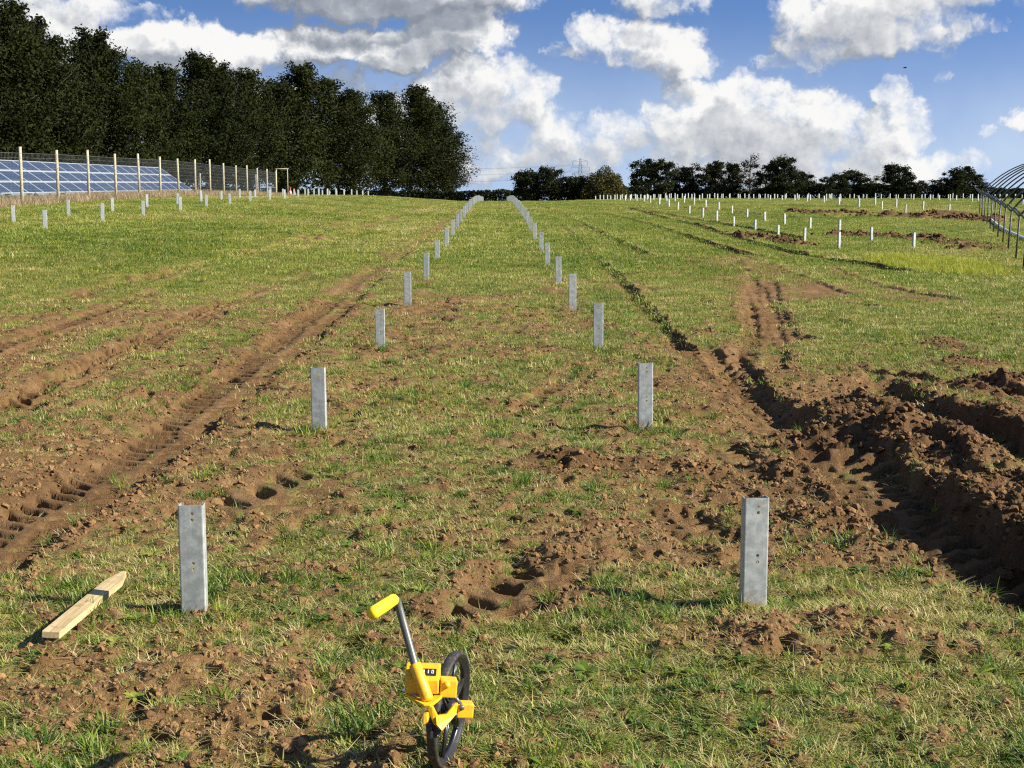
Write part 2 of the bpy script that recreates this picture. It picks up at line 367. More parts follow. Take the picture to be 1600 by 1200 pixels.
SPOIL = [([(1150, 369), (1205, 374), (1262, 384)], 34, .30, .17), ([(1300, 368), (1360, 368), (1420, 372), (1470, 377), (1520, 392)], 46, .32, .17), ([(1235, 331), (1310, 334), (1400, 338), (1480, 341), (1570, 346)], 60, .5, .20), ([(1000, 328), (1060, 340), (1150, 366)], 10, .25, .10),
         ([(1420, 372), (1510, 378), (1570, 390)], 14, .3, .12), ([(1040, 324), (1130, 328), (1230, 340)], 10, .4, .12)]
for _p, _n, _rad, _h in SPOIL:
    for _k in range(_n):
        _t = _rs.random() * (len(_p) - 1); _i = min(int(_t), len(_p) - 2); _u = _t - _i
        HEAPS.append((_p[_i][0] + (_p[_i + 1][0] - _p[_i][0]) * _u, _p[_i][1] + (_p[_i + 1][1] - _p[_i][1]) * _u + _rs.gauss(0, 1.0), _rad * _rs.uniform(.35, 1.0), _rad * _rs.uniform(.5, 1.2), _h * _rs.uniform(.2, 1.0)))
_ruts = [(resample(polyline(p)), w, d0, d1, lug, per, berm) for (p, w, d0, d1, lug, per, berm) in RUTS]
_heaps = [(ground(a, b), rx, ry, h) for (a, b, rx, ry, h) in HEAPS]
_bare = [(ground(a, b), rx, ry, h) for (a, b, rx, ry, h) in BARE]
def row_step(r):
    """spacing of the ground mesh at distance r"""
    s = 1.02 * r * r / (1446 * 1.6)
    cap = np.interp(r, [0, 13, 14, 20, 20.1, 40, 40.1, 80, 81, 150, 400], [.024, .024, .04, .04, .09, .10, .2, .25, .5, .7, 20])
    return np.clip(s, .009, cap)
def terrain(x, y, want_mask=True):
    """height and bareness at points"""
    x = np.asarray(x, float); y = np.asarray(y, float); r = np.hypot(x, y)
    wm = np.maximum(row_step(r), r / 1446 * 1.5)
    z = base_z(x, y)
    mud = np.full(x.shape, .0); fresh = np.zeros(x.shape)
    wob = fbm(x, y, .5, 3, 90, .5, wm) * .05 + fbm(x, y, .16, 3, 95, .55, wm) * .022 * (x > 1.2)
    near = r < 60
    bare = np.interp(r, [0, 6, 12, 20, 30, 45, 80], [.27, .28, .33, .29, .19, .08, -.05]) + .16 * fbm(x, y * .45, 4.5, 3, 601) * smooth01((r - 8) / 10)
    for (c, rx, ry, h) in _bare:
        q = ((x - c.x) / rx) ** 2 + ((y - c.y) / ry) ** 2
        bare = bare + h * (.52 if h < 1 else .72) * np.exp(-q)
    dig = np.zeros(x.shape); rutw = np.zeros(x.shape)
    for (pts, w, d0, d1, lug, per, berm) in _ruts:
        xs = [p.x for p in pts]; ys = [p.y for p in pts]; pad = w * 1.6 + .3
        m = (x > min(xs) - pad) & (x < max(xs) + pad) & (y > min(ys) - pad) & (y < max(ys) + pad)
        if not m.any(): continue
        s, run, L = along(x[m] + wob[m], y[m] + wob[m] * .6, pts)
        t = run / L; ends = smooth01(run / min(.12 * L, 2.5)) * smooth01((L - run) / min(.08 * L, .4))
        depth = (d0 + (d1 - d0) * t) * ends
        a = np.abs(s) / (w / 2)
        edge = np.where(s > 0, 1 - smooth01((a - .50) / 1.0), 1 - smooth01((a - .88) / .20))   # the side towards the sun slopes, the other is cut
        b = np.exp(-((a - 1.28) / .22) ** 2) * np.where(s > 0, .35, 1.0)
        brk = .60 + .42 * fbm(x[m], y[m], .40, 3, 31)
        dz = -depth * edge + berm * .45 * np.minimum(depth, .16) * b * brk
        if lug > 0:
            ph = run / per + .55 * a + .5 * (s > 0)
            fr = ph - np.floor(ph)
            pulse = smooth01(fr / .16) * (1 - smooth01((fr - .46) / .16))
            band = smooth01((a - .10) / .10) * (1 - smooth01((a - .84) / .12))
            wear = np.clip(1.0 + .55 * fbm(x[m], y[m], .9, 2, 57), .4, 1.25)
            if lug > .012: rutw[m] = np.maximum(rutw[m], edge * ends * min(1, lug / .03))
            fade = np.clip(per / (2.2 * wm[m]) - .4, 0, 1)
            dz = dz - pulse * band * lug * 1.5 * ends * wear * fade
        z[m] += dz
        bare[m] += np.minimum(depth * 20, .75) * (1 - smooth01((a - 1.1) / .6)) * .8 * np.clip(.75 + .9 * fbm(x[m], y[m], .7, 2, 58), .1, 1.2)
        dig[m] = np.maximum(dig[m], np.minimum(depth * 5, 1) * b)
        fresh[m] = np.maximum(fresh[m], np.minimum(depth * 5, 1) * (1 - smooth01((a - 1.2) / .5)))
    rag = .70 + .40 * fbm(x, y, .30, 4, 41, .55, wm)
    for (c, rx, ry, h) in _heaps:
        pad = 2.4
        m = (np.abs(x - c.x) < rx * pad) & (np.abs(y - c.y) < ry * pad)
        if not m.any(): continue
        q = ((x[m] - c.x + wob[m] * .8) / rx) ** 2 + ((y[m] - c.y - wob[m] * .8) / ry) ** 2
        k = np.exp(-q ** 1.5 * .9)
        z[m] += h * (.72 if h > 0 else 1.0) * k * (rag[m] if h > 0 else 1.0)
        bare[m] += k * (1.0 if abs(h) > .05 else .5)
        if h > .05: dig[m] = np.maximum(dig[m], k * min(h * 6, 1)); fresh[m] = np.maximum(fresh[m], k * min(h * 6, 1))
    n1 = fbm(x, y, 1.3, 3, 5, .55, wm); n2 = fbm(x, y, .32, 4, 12, .6, wm); n3 = fbm(x, y, .085, 3, 14, .6, wm)
    mud = smooth01((bare + .26 * n1 + .44 * n2 + .56 * n3 - .16) / .62)
    # relief
    calm = 1 - .85 * rutw
    z = z + .022 * fbm(x, y, 1.7, 3, 71, .5, wm) + .016 * n2 * calm
    fine = fbm(x, y, .16, 4, 23, .62, wm)
    z = z + calm * ((.006 + .009 * mud) * fine + (.0035 + .0045 * mud) * n3)
    crumb = fbm(x, y, .045, 2, 33, .6, wm); z = z + (.0015 + .004 * mud) * crumb
    rid = 1 - np.abs(fbm(x, y, .19, 3, 77, .55, wm)) * 1.6
    z = z + (.010 * mud * calm + .020 * dig) * np.clip(rid, -.6, 1) * np.clip(.19 / (2.2 * wm) - .3, 0, 1)
    hoof = np.clip(fbm(x, y, .15, 2, 101, .5, wm) - .34, 0, 1)
    z = z - .17 * calm * hoof * (.5 + .5 * mud) * (r < 25)
    z = z - .16 * np.clip(fbm(x, y, .42, 2, 131, .5, wm) - .36, 0, 1) * smooth01((r - 9) / 6) * (1 - smooth01((r - 45) / 20))
    return z, mud, fresh, rutw
def height(x, y): return float(terrain(np.array([x]), np.array([y]))[0][0])

def build_ground():
    th = np.concatenate([np.linspace(-math.pi, -R(29), 56, endpoint=False), np.linspace(-R(29), R(29), 840), np.linspace(R(29), math.pi, 56)[1:-1]])
    rr = [.25, .8, 1.4, 2.0, 2.5, 2.8, 3.1]
    while rr[-1] < 150: rr.append(rr[-1] + float(row_step(rr[-1])))
    while rr[-1] < 2400: rr.append(rr[-1] * 1.07)
    rr = np.array(rr); nr, nt = len(rr), len(th)
    TH, RR = np.meshgrid(th, rr)
    x = (RR * np.sin(TH)).ravel(); y = (RR * np.cos(TH)).ravel()
    z, mud, fresh, n2 = terrain(x, y)
    i = np.arange(nr - 1)[:, None] * nt; j = np.arange(nt)[None, :]; j2 = (j + 1) % nt
    f = np.stack([i + j, i + j2, i + nt + j2, i + nt + j], -1).reshape(-1, 4)[:, ::-1]
    me = np_mesh('ground', np.stack([x, y, z], 1), f, True)
    worn = np.interp(np.hypot(x, y) + 5 * fbm(x, y, 6, 2, 400), [0, 9, 18, 34], [1, 1, .6, 0])
    for nm, arr in (('mud', mud), ('fresh', fresh), ('worn', worn)):
        a = me.attributes.new(nm, 'FLOAT', 'POINT'); a.data.foreach_set('value', arr.astype(np.float32))
    o = link('ground', me, mat_ground())
    tag(o, 'rutted field of patchy grass and brown soil', None, None, 'structure')
    print('ground', nr, nt, len(f))
    return o

# ------------------------------------------------------------------ materials
def material(name, fn):
    m = bpy.data.materials.new(name); m.use_nodes = True; T = NT(m.node_tree); T.n.clear()
    o = T.new('ShaderNodeOutputMaterial'); T.l.new(fn(T), o.inputs[0]); return m
def principled(T, col, rough=.6, metal=0.0, normal=None, spec=.5, **kw):
    b = T.new('ShaderNodeBsdfPrincipled'); T.put(b.inputs['Base Color'], rgba(col)); T.put(b.inputs['Roughness'], rough); T.put(b.inputs['Metallic'], metal)
    T.put(b.inputs['Specular IOR Level'], spec)
    if normal is not None: T.l.new(normal, b.inputs['Normal'])
    for k, v in kw.items(): T.put(b.inputs[k], v)
    return b.outputs[0]
def bump(T, h, strength=.5, dist=.01):
    b = T.new('ShaderNodeBump'); T.put(b.inputs['Height'], h); b.inputs['Strength'].default_value = strength; b.inputs['Distance'].default_value = dist
    return b.outputs[0]
def mat_ground():
    def fn(T):
        pos = T.new('ShaderNodeNewGeometry').outputs['Position']
        mud = T.attr('mud'); fresh = T.attr('fresh')
        a = T.noise(pos, 1.1, 5, .6); b = T.noise(pos, 9, 5, .65); c = T.noise(pos, 60, 4, .7); e = T.noise(pos, 260, 2, .6)
        dry = T.ramp(T.m('ADD', T.m('MULTIPLY', a, .45), T.m('MULTIPLY', b, .55)), [(.3, (.090, .048, .019)), (.5, (.172, .097, .040)), (.7, (.28, .172, .082))])
        wet = T.ramp(b, [(.3, (.045, .023, .011)), (.7, (.105, .058, .028))])
        soil = T.mix(T.m('MULTIPLY', fresh, .8), dry, wet)
        soil = T.mix(T.ss(c, .55, .75, 0, .30), soil, (.36, .26, .15))
        soil = T.mix(T.ss(c, .45, .28, 0, .55), soil, (.10, .055, .028))
        soil = T.mix(T.ss(e, .66, .76, 0, .6), soil, (.45, .38, .24))
        big = T.noise(pos, .35, 4, .55)
        gr = T.ramp(T.m('ADD', T.m('MULTIPLY', big, .5), T.m('MULTIPLY', b, .5)), [(.3, (.125, .145, .018)), (.5, (.215, .215, .034)), (.7, (.31, .28, .065))])
        worn = T.attr('worn')
        gr = T.mix(T.m('MULTIPLY', worn, .7), gr, T.ramp(b, [(.3, (.105, .080, .030)), (.5, (.185, .145, .055)), (.7, (.27, .215, .09))]))
        gr = T.mix(T.ss(c, .40, .65, 0, .5), gr, (.22, .17, .070))
        gr = T.mix(T.ss(c, .52, .36, 0, .75), gr, (.040, .034, .012))
        gr = T.mix(T.ss(e, .5, .3, 0, .7), gr, (.035, .03, .012))
        col = T.mix(mud, gr, soil)
        nrm = bump(T, T.m('ADD', T.m('MULTIPLY', c, .7), T.m('MULTIPLY', e, .3)), 1.0, .022)
        return principled(T, col, .95, 0, nrm, .15)
    return material('field_soil_and_turf', fn)
def mat_blade(name, stops, trans=.35):
    def fn(T):
        t = T.attr('tint', 'INSTANCER'); ri = T.new('ShaderNodeNewGeometry').outputs['Random Per Island']
        f = T.m('ADD', t, T.m('MULTIPLY', T.m('SUBTRACT', ri, .5), .35), clamp=True)
        col = T.ramp(f, stops)
        d = T.new('ShaderNodeBsdfPrincipled'); T.l.new(col, d.inputs['Base Color']); d.inputs['Roughness'].default_value = .5; d.inputs['Specular IOR Level'].default_value = .35
        tr = T.new('ShaderNodeBsdfTranslucent'); T.l.new(col, tr.inputs[0])
        mx = T.new('ShaderNodeMixShader'); mx.inputs[0].default_value = trans; T.l.new(d.outputs[0], mx.inputs[1]); T.l.new(tr.outputs[0], mx.inputs[2])
        return mx.outputs[0]
    return material(name, fn)
def mat_galv():
    def fn(T):
        tc = T.new('ShaderNodeTexCoord').outputs['Object']
        sep = T.new('ShaderNodeSeparateXYZ'); T.l.new(tc, sep.inputs[0]); z = sep.outputs[2]
        oi = T.new('ShaderNodeObjectInfo').outputs['Random']
        off = T.v('ADD', tc, T.v('SCALE', (7.1, 3.3, 9.7))); T.put(off.node.inputs[1].links[0].from_node.inputs['Scale'], oi)
        n = T.noise(off, 26, 4, .6); st = T.noise(T.v('MULTIPLY', off, (90, 90, 3)), 1, 3, .6)
        vo = T.new('ShaderNodeTexVoronoi', feature='F1'); T.l.new(off, vo.inputs['Vector']); vo.inputs['Scale'].default_value = 85
        col = T.mix(T.ss(n, .35, .65), (.33, .355, .340), (.47, .495, .475))
        col = T.mix(T.ss(st, .56, .70, 0, .55), col, (.56, .585, .575))
        col = T.mix(T.m('MULTIPLY', vo.outputs['Distance'], .5), col, (.30, .33, .33))
        dirt = T.m('MULTIPLY', T.ss(z, .11, -.01), T.ss(T.noise(off, 45, 4, .65), .42, .6))
        col = T.mix(T.m('MULTIPLY', dirt, .8), col, (.24, .16, .09))
        top = T.m('MULTIPLY', T.ss(z, .385, .43), T.ss(T.noise(off, 20, 3, .6), .48, .66))
        col = T.mix(T.m('MULTIPLY', top, .5), col, (.34, .25, .15))
        rough = T.lin(n, .3, .7, .36, .58)
        return principled(T, col, rough, .30, bump(T, n, .15, .004))
    return material('galvanised_steel', fn)
def mat_plain(name, col, rough=.6, metal=0.0, var=.25, scale=6, spec=.5, bmp=0.0, dirt=None):
    def fn(T):
        tc = T.new('ShaderNodeTexCoord').outputs['Object']
        n = T.noise(tc, scale, 5, .6)
        c = T.mix(T.ss(n, .3, .7), tuple(v * (1 - var) for v in col), tuple(min(1, v * (1 + var)) for v in col))
        if dirt: c = T.mix(T.ss(T.noise(tc, scale * 3, 4, .65), .52, .68, 0, dirt[1]), c, dirt[0])
        return principled(T, c, rough, metal, bump(T, n, bmp, .01) if bmp else None, spec)
    return material(name, fn)
def mat_leaf(name, dark, light, trans=.25):
    def fn(T):
        g = T.new('ShaderNodeNewGeometry'); ri = g.outputs['Random Per Island']
        oi = T.new('ShaderNodeObjectInfo').outputs['Random']
        n = T.noise(g.outputs['Position'], .55, 3, .6)
        f = T.m('ADD', T.m('MULTIPLY', n, .55), T.m('ADD', T.m('MULTIPLY', ri, .25), T.m('MULTIPLY', oi, .2)))
        col = T.ramp(f, [(.25, dark), (.75, light)])
        d = T.new('ShaderNodeBsdfPrincipled'); T.l.new(col, d.inputs['Base Color']); d.inputs['Roughness'].default_value = .8; d.inputs['Specular IOR Level'].default_value = .05
        tr = T.new('ShaderNodeBsdfTranslucent'); T.l.new(col, tr.inputs[0])
        mx = T.new('ShaderNodeMixShader'); mx.inputs[0].default_value = trans; T.l.new(d.outputs[0], mx.inputs[1]); T.l.new(tr.outputs[0], mx.inputs[2])
        return mx.outputs[0]
    return material(name, fn)
def mat_wood(name, a, b):
    def fn(T):
        tc = T.new('ShaderNodeTexCoord').outputs['Object']
        n = T.noise(T.v('MULTIPLY', tc, (60, 2.2, 60)), 1, 5, .6, dist=.6); k = T.noise(tc, 14, 4, .6)
        c = T.mix(T.ss(n, .35, .65), a, b); c = T.mix(T.ss(k, .58, .75, 0, .5), c, tuple(v * .55 for v in a))
        c = T.mix(T.ss(T.noise(tc, 30, 4, .7), .56, .70, 0, .6), c, (.20, .13, .06)); return principled(T, c, .8, 0, bump(T, n, .4, .004), .2)
    return material(name, fn)
MAT_GALV = mat_galv()
build_ground()

# ------------------------------------------------------------------ steel posts
POST_H = .43
def post_mesh(name, holes=True, detail=True):
    w, fl, lip, rb = .094, .052, .013, .006
    bm = bmesh.new(); zb = -.22
    hz = [POST_H * (1 - k) for k in (.07, .127, .505, .562)] if holes else []
    half = .012; cx0 = .006; hr = .0062
    levels = sorted(set([zb, POST_H] + [z + s * half for z in hz for s in (-1, 1)]))
    prof = []
    arc = [0, 30, 60, 90] if detail else [0, 90]
    prof += [(-w / 2 + lip, fl), (-w / 2 + .002, fl)]
    prof += [(-w / 2 + rb - rb * math.cos(R(t)), rb - rb * math.sin(R(t))) for t in arc]
    xs_web = [cx0 - half, cx0 + half] if holes else []
    left = prof; right = [(-x, y) for x, y in reversed(prof)]
    prof = left + [(x, 0.0) for x in xs_web] + right
    grid = [[bm.verts.new((x, y, z)) for (x, y) in prof] for z in levels]
    iw = len(left)                            # column between the two web lines
    for li, (za, zc) in enumerate(zip(levels, levels[1:])):
        zm = (za + zc) / 2; hole = next((h for h in hz if abs(h - zm) < half * .9), None)
        for k in range(len(prof) - 1):
            a, b, c, d = grid[li][k], grid[li][k + 1], grid[li + 1][k + 1], grid[li + 1][k]
            if holes and k == iw and hole is not None:
                n = 12; ring = [bm.verts.new((cx0 + hr * math.cos(2 * math.pi * q / n), 0, hole + hr * math.sin(2 * math.pi * q / n))) for q in range(n)]
                corner = {1: c, 4: d, 7: a, 10: b}
                cs = [(1, c), (4, d), (7, a), (10, b)]
                for u in range(4):
                    i0, v0 = cs[u]; i1, v1 = cs[(u + 1) % 4]
                    i1 = i1 if i1 > i0 else i1 + n
                    ids = [ring[i % n] for i in range(i0, i1 + 1)]
                    bm.faces.new([v0, v1] + list(reversed(ids)))
            else: bm.faces.new((a, b, c, d))
    bmesh.ops.recalc_face_normals(bm, faces=bm.faces)
    me = bpy.data.meshes.new(name); bm.to_mesh(me); bm.free()
    # outside of the web must face the row end (-y)
    if sum(p.normal.y * p.area for p in me.polygons) > 0: me.flip_normals()
    me.materials.append(MAT_GALV); return me
PM_NEAR = post_mesh('steel_post'); PM_FAR = post_mesh('steel_post_plain', False, False)
def add_post(x, y, label, group, near=False, dz=0.0, rz=0.0, lean=(0, 0)):
    o = bpy.data.objects.new('steel_post', PM_NEAR if near else PM_FAR); C.objects.link(o)
    z = float(base_z(x, y)) if y > 60 else height(x, y)
    o.location = (x, y, z + dz); o.rotation_euler = (lean[0], lean[1], rz)
    s = o.modifiers.new('sheet', 'SOLIDIFY'); s.thickness = .003; s.offset = -1
    tag(o, label, 'post', group); return o
ORD = ['first', 'second', 'third', 'fourth', 'fifth', 'sixth', 'seventh', 'eighth', 'ninth', 'tenth', 'eleventh', 'twelfth', 'thirteenth', 'fourteenth', 'fifteenth', 'sixteenth', 'seventeenth', 'eighteenth', 'nineteenth', 'twentieth', 'twenty-first', 'twenty-second', 'twenty-third', 'twenty-fourth', 'twenty-fifth', 'twenty-sixth', 'twenty-seventh', 'twenty-eighth']
rj = random.Random(3)
def centre_rows():
    Ls = [5.21, 9.15, 13.81, 18.52, 23.23, 28.0, 32.9, 37.5]; Rs = [5.21, 9.11, 13.6, 18.1, 22.5, 26.8, 31.1, 35.8]
    while Ls[-1] < 124: Ls.append(Ls[-1] + 4.55)
    while Rs[-1] < 124: Rs.append(Rs[-1] + 4.45)
    for side, ys, x0 in (('left', Ls, -1.125), ('right', Rs, .962)):
        for i, y in enumerate(ys):
            jx = rj.uniform(-.012, .012); rz = rj.uniform(-.05, .05); ln = (rj.uniform(-.012, .012), rj.uniform(-.014, .014))
            dz = rj.uniform(-.015, .02)
            if i == 0: jx = 0; dz = 0.0; rz = .0 if side == 'left' else .10; ln = (0, 0)
            if i == 1: dz = 0.0
            if i < 3: dz -= .024
            if side == 'right' and i in (2, 3): dz += .03
            if i == 0: lab = 'galvanised steel post nearest the camera, on the %s beside %s' % (side, 'the wooden stake' if side == 'left' else 'the deep soil rut')
            elif i < len(ORD): lab = 'galvanised steel post, %s from the camera in the %s middle row' % (ORD[i], side)
            else: lab = 'small far steel post near the top end of the two middle rows'
            add_post(x0 + jx, y, lab, 'steel posts of the two middle rows', i < 9, dz, rz, ln)
centre_rows()
def side_rows():
    # left field, two rows
    for nm, x, y0, y1 in (('front', -9.95, 32.2, 116), ('back', -11.9, 36.2, 112)):
        y = y0; i = 0
        while y < y1:
            lab = 'short steel post, %s from the camera in the %s row of the left field' % (ORD[i], nm) if i < 12 else 'tiny far steel post in the left field below the dark trees'
            add_post(x + rj.uniform(-.06, .06), y, lab, 'steel posts in the left field', False, rj.uniform(-.03, .05), .32 + rj.uniform(-.1, .1), (rj.uniform(-.03, .03), rj.uniform(-.03, .03)))
            y += 4.55; i += 1
    for nm, x, y0, y1 in (('nearer', 9.7, 40.7, 143), ('further', 11.8, 40.8, 143)):
        y = y0; i = 0
        while y < y1:
            lab = 'pale steel post, %s from the near end in the %s row right of centre' % (ORD[i], nm) if i < 14 else 'tiny far steel post in the right field before the far hedge'
            add_post(x + rj.uniform(-.06, .06), y, lab, 'steel posts in the right field', False, rj.uniform(-.03, .05), .62 + rj.uniform(-.12, .12), (rj.uniform(-.03, .03), rj.uniform(-.03, .03)))
            y += 4.55; i += 1
    for x, y0, y1 in ((20.4, 72, 146), (22.4, 70, 146), (31.0, 80, 150), (33.0, 84, 150), (41.6, 104, 152), (43.6, 108, 152), (15.2, 108, 150), (17.2, 112, 150), (27, 116, 150), (51, 128, 156), (53, 131, 156)):
        y = y0 + rj.uniform(0, 2)
        while y < y1:
            add_post(x + rj.uniform(-.1, .1), y, 'tiny far steel post in the right field before the far hedge', 'steel posts in the right field', False, rj.uniform(-.05, .08), .62 + rj.uniform(-.2, .2), (rj.uniform(-.03, .03), rj.uniform(-.03, .03)))
            y += 4.5
side_rows()

# ------------------------------------------------------------------ fence, gate frame
M_POST = mat_plain('weathered_timber', (.40, .36, .25), .85, 0, .2, 9, .2, .2)
M_WIRE = mat_plain('fence_wire', (.20, .21, .20), .5, .4, .15, 3)
def build_fence():
    X = -17.5; ys = [49.6 + 4.45 * i for i in range(16)]
    ys = [y for y in ys if y < 118.5]
    root = empty('wire_fence', (X, ys[0], float(base_z(X, ys[0]))))
    tag(root, 'tall wire mesh fence on pale round timber posts in front of the solar panels', 'fence')
    H = 2.1; rel = lambda p: Vector(p) - root.location
    for i, y in enumerate(ys):
        z = float(base_z(X, y)); bm = bmesh.new(); a = rj.uniform(-.03, .03); h = H + rj.uniform(-.05, .12)
        tube(bm, [rel((X, y, z - .3)), rel((X + a * .5, y, z + h * .5)), rel((X + a, y, z + h))], [.062, .058, .054], 10)
        bm_obj('post', bm, M_POST, root, True)
    bm = bmesh.new()
    for k, hh in enumerate([.06, .22, .38, .55, .75, .95, 1.15, 1.35, 1.55, 1.73, 1.9]):
        tube(bm, [rel((X + .06, y, float(base_z(X, y)) + hh)) for y in ys], .0032 if k not in (10,) else .005, 4)
    y = ys[0]
    while y < ys[-1]:
        z = float(base_z(X, y)); tube(bm, [rel((X + .062, y, z + .06)), rel((X + .062, y, z + 1.9))], .0028, 3, False); y += .15
    tag(bm_obj('wire_mesh', bm, M_WIRE, root), kind='stuff')
    # end frame
    M_GATE = mat_plain('grey_weathered_timber', (.30, .275, .21), .85, 0, .2, 9, .2)
    y = ys[-1] + 3.2; z = float(base_z(X, y)); g = empty('timber_gate_frame', (X, y, z))
    tag(g, 'pale goal shaped timber frame standing at the far end of the wire fence', 'gate frame')
    for nm, dx, dy in (('upright', -.42, 0), ('upright', .40, .6)):
        bm = bmesh.new(); tube(bm, [(dx, dy, -.2), (dx, dy, 2.25)], .040, 8); bm_obj(nm, bm, M_GATE, g, True)
    bm = bmesh.new(); tube(bm, [(-.50, -.05, 2.29), (.48, .65, 2.29)], .036, 8); bm_obj('top_rail', bm, M_GATE, g, True)
    # second, shorter post pair behind the fence
    for px_, d, h in ((313, 97, 1.5), (400, 112, 1.7)):
        p = at_dist(px_, 305, d); bm = bmesh.new(); tube(bm, [(0, 0, -.2), (0.02, 0, h)], .05, 8)
        o = bm_obj('timber_post', bm, mat_plain('grey_timber', (.25, .23, .2), .85), None, True, (p.x, p.y, float(base_z(p.x, p.y))))
        tag(o, 'single %s timber post standing behind the wire fence' % ('short grey' if px_ == 313 else 'thin leaning'), 'post')
    mo = mat_plain('marker_red', (.45, .06, .04), .5); mw = mat_plain('marker_white', (.75, .75, .72), .5)
    for px_, dd, side in ((453.5, 118, 'nearer the gate frame'), (459.5, 121, 'nearer the dark trees')):
        p = at_dist(px_, 300, dd); z = float(base_z(p.x, p.y))
        o = empty('traffic_cone', (p.x, p.y, z)); tag(o, 'small red and white cone past the fence end, the one %s' % side, 'traffic cone', 'red and white cones by the fence')
        bm = bmesh.new(); box(bm, (.38, .38, .04), (0, 0, .02)); bm_obj('base', bm, mo, o)
        for nm, z0, z1, r0, r1, mm in (('body', .04, .25, .15, .115, mo), ('band', .25, .5, .115, .07, mw), ('tip', .5, .72, .07, .03, mo)):
            bm = bmesh.new(); tube(bm, [(0, 0, z0), (0, 0, z1)], [r0, r1], 12); bm_obj(nm, bm, mm, o, True)
build_fence()

# ------------------------------------------------------------------ solar array
def build_array():
    M_GLASS = material('solar_cells', lambda T: solar(T)); M_FR = mat_plain('panel_frame', (.50, .53, .56), .4, .3, .08, 3)
    M_ST = mat_plain('array_steel', (.35, .36, .36), .5, .5)
    ys0, ylen, n = 46.0, 2.1, 24; Xb, Xt = -20.0, -22.1
    zb = lambda y: .40 + np.interp(y, [46, 96], [1.08, .94]) - .40
    root = empty('solar_array', (Xb, ys0, 0.0)); tag(root, 'long tilted table of blue solar panels behind the wire fence', 'solar array')
    zt = lambda y: np.interp(y, [46, 96], [2.55, 2.40])
    wd = 2.1; rise = 1.46; sl_ = math.hypot(wd, rise); tilt = math.atan2(rise, wd); hh = sl_ / 3
    # one panel, lying in the y (long) and slope directions, then copied
    bm = bmesh.new(); g = bmesh.new(); L = ylen - .02; W = hh - .02; fw = .045
    box(bm, (W, L, .006), (0, 0, 0)); pm = bpy.data.meshes.new('solar_panel'); bm.to_mesh(pm); bm.free(); pm.materials.append(M_GLASS)
    for sx in (-1, 1): box(g, (fw, L, .04), (sx * (W / 2 - fw / 2), 0, -.008))
    for sy_ in (-1, 1): box(g, (W - 2 * fw, fw, .04), (0, sy_ * (L / 2 - fw / 2), -.008))
    fm = bpy.data.meshes.new('frame'); g.to_mesh(fm); g.free(); fm.materials.append(M_FR)
    for i in range(n):
        yc = ys0 + (i + .5) * ylen
        for r_ in range(3):
            t = (r_ + .5) / 3; x = Xb - wd * t; z = float(zb(yc)) + rise * t
            o = link('solar_panel', pm, None, root); o.location = (x - Xb, yc - ys0, z); o.rotation_euler = (0, tilt, 0)
            f = link('frame', fm, None, o)
    for i in range(0, n + 1, 3):
        y = ys0 + i * ylen + (.3 if i == 0 else -.3 if i == n else 0)
        for t, nm in ((.2, 'leg'), (.8, 'leg')):
            x = Xb - wd * t; zz = float(zb(y)) + rise * t - .08; gz = float(base_z(x, y))
            bm = bmesh.new(); box(bm, (.1, .06, zz - gz + .2), (x - Xb, y - ys0, (zz + gz - .2) / 2)); bm_obj('leg', bm, M_ST, root)
    for t in (.2, .8):
        bm = bmesh.new(); x = -wd * t; tube(bm, [(x, 0, float(zb(ys0)) + rise * t - .07), (x, n * ylen, float(zb(ys0 + n * ylen)) + rise * t - .07)], .035, 6); bm_obj('rail', bm, M_ST, root)
    for i in range(0, n - 1, 4):
        bm = bmesh.new(); box(bm, (.05, .35, .10), (-.10, i * ylen + 1.2, float(zb(ys0 + i * ylen)) - .1)); bm_obj('junction_box', bm, mat_plain('black_plastic', (.02, .02, .02), .5), root)
def solar(T):
    tc = T.new('ShaderNodeTexCoord').outputs['Object']
    sep = T.new('ShaderNodeSeparateXYZ'); T.l.new(tc, sep.inputs[0])
    def cell(s, p):
        f = T.m('FRACT', T.m('DIVIDE', T.m('ADD', s, 10.0), p)); return T.ss(T.m('ABSOLUTE', T.m('SUBTRACT', f, .5)), .46, .49)
    ln = T.m('MAXIMUM', cell(sep.outputs[0], .156), cell(sep.outputs[1], .156))
    n = T.noise(tc, 5, 3, .6)
    c = T.mix(n, (.016, .024, .042), (.026, .036, .058)); c = T.mix(T.m('MULTIPLY', ln, .35), c, (.30, .33, .36))
    return principled(T, c, .12, 0, None, .6)
build_array()

# ------------------------------------------------------------------ trees
M_CON = mat_leaf('dark_crown', (.006, .009, .003), (.033, .039, .011), .15)
M_HED = mat_leaf('hedge_tree_leaves', (.007, .010, .005), (.030, .038, .014), .15)
M_OLIVE = mat_leaf('olive_bush_leaves', (.035, .032, .010), (.085, .075, .022), .2)
M_BARK = mat_plain('bark', (.07, .055, .042), .9, 0, .3, 4, .15, .4)
def cards(centres, size, rng, aspect=.6, flat=0.0):
    """little leaf sprays: bent quads of random pose at the centres"""
    n = len(centres); u = rng.normal(size=(n, 3)); u[:, 2] *= (1 - flat); u /= np.linalg.norm(u, axis=1)[:, None]
    v = rng.normal(size=(n, 3)); v -= u * (u * v).sum(1)[:, None]; v /= np.linalg.norm(v, axis=1)[:, None]
    s = size[:, None]; w = np.cross(u, v)
    p = np.stack([centres - u * s, centres + v * s * aspect + w * s * .15, centres + u * s, centres - v * s * aspect + w * s * .15], 1).reshape(-1, 3)
    f = np.arange(4 * n).reshape(n, 4); return p, f
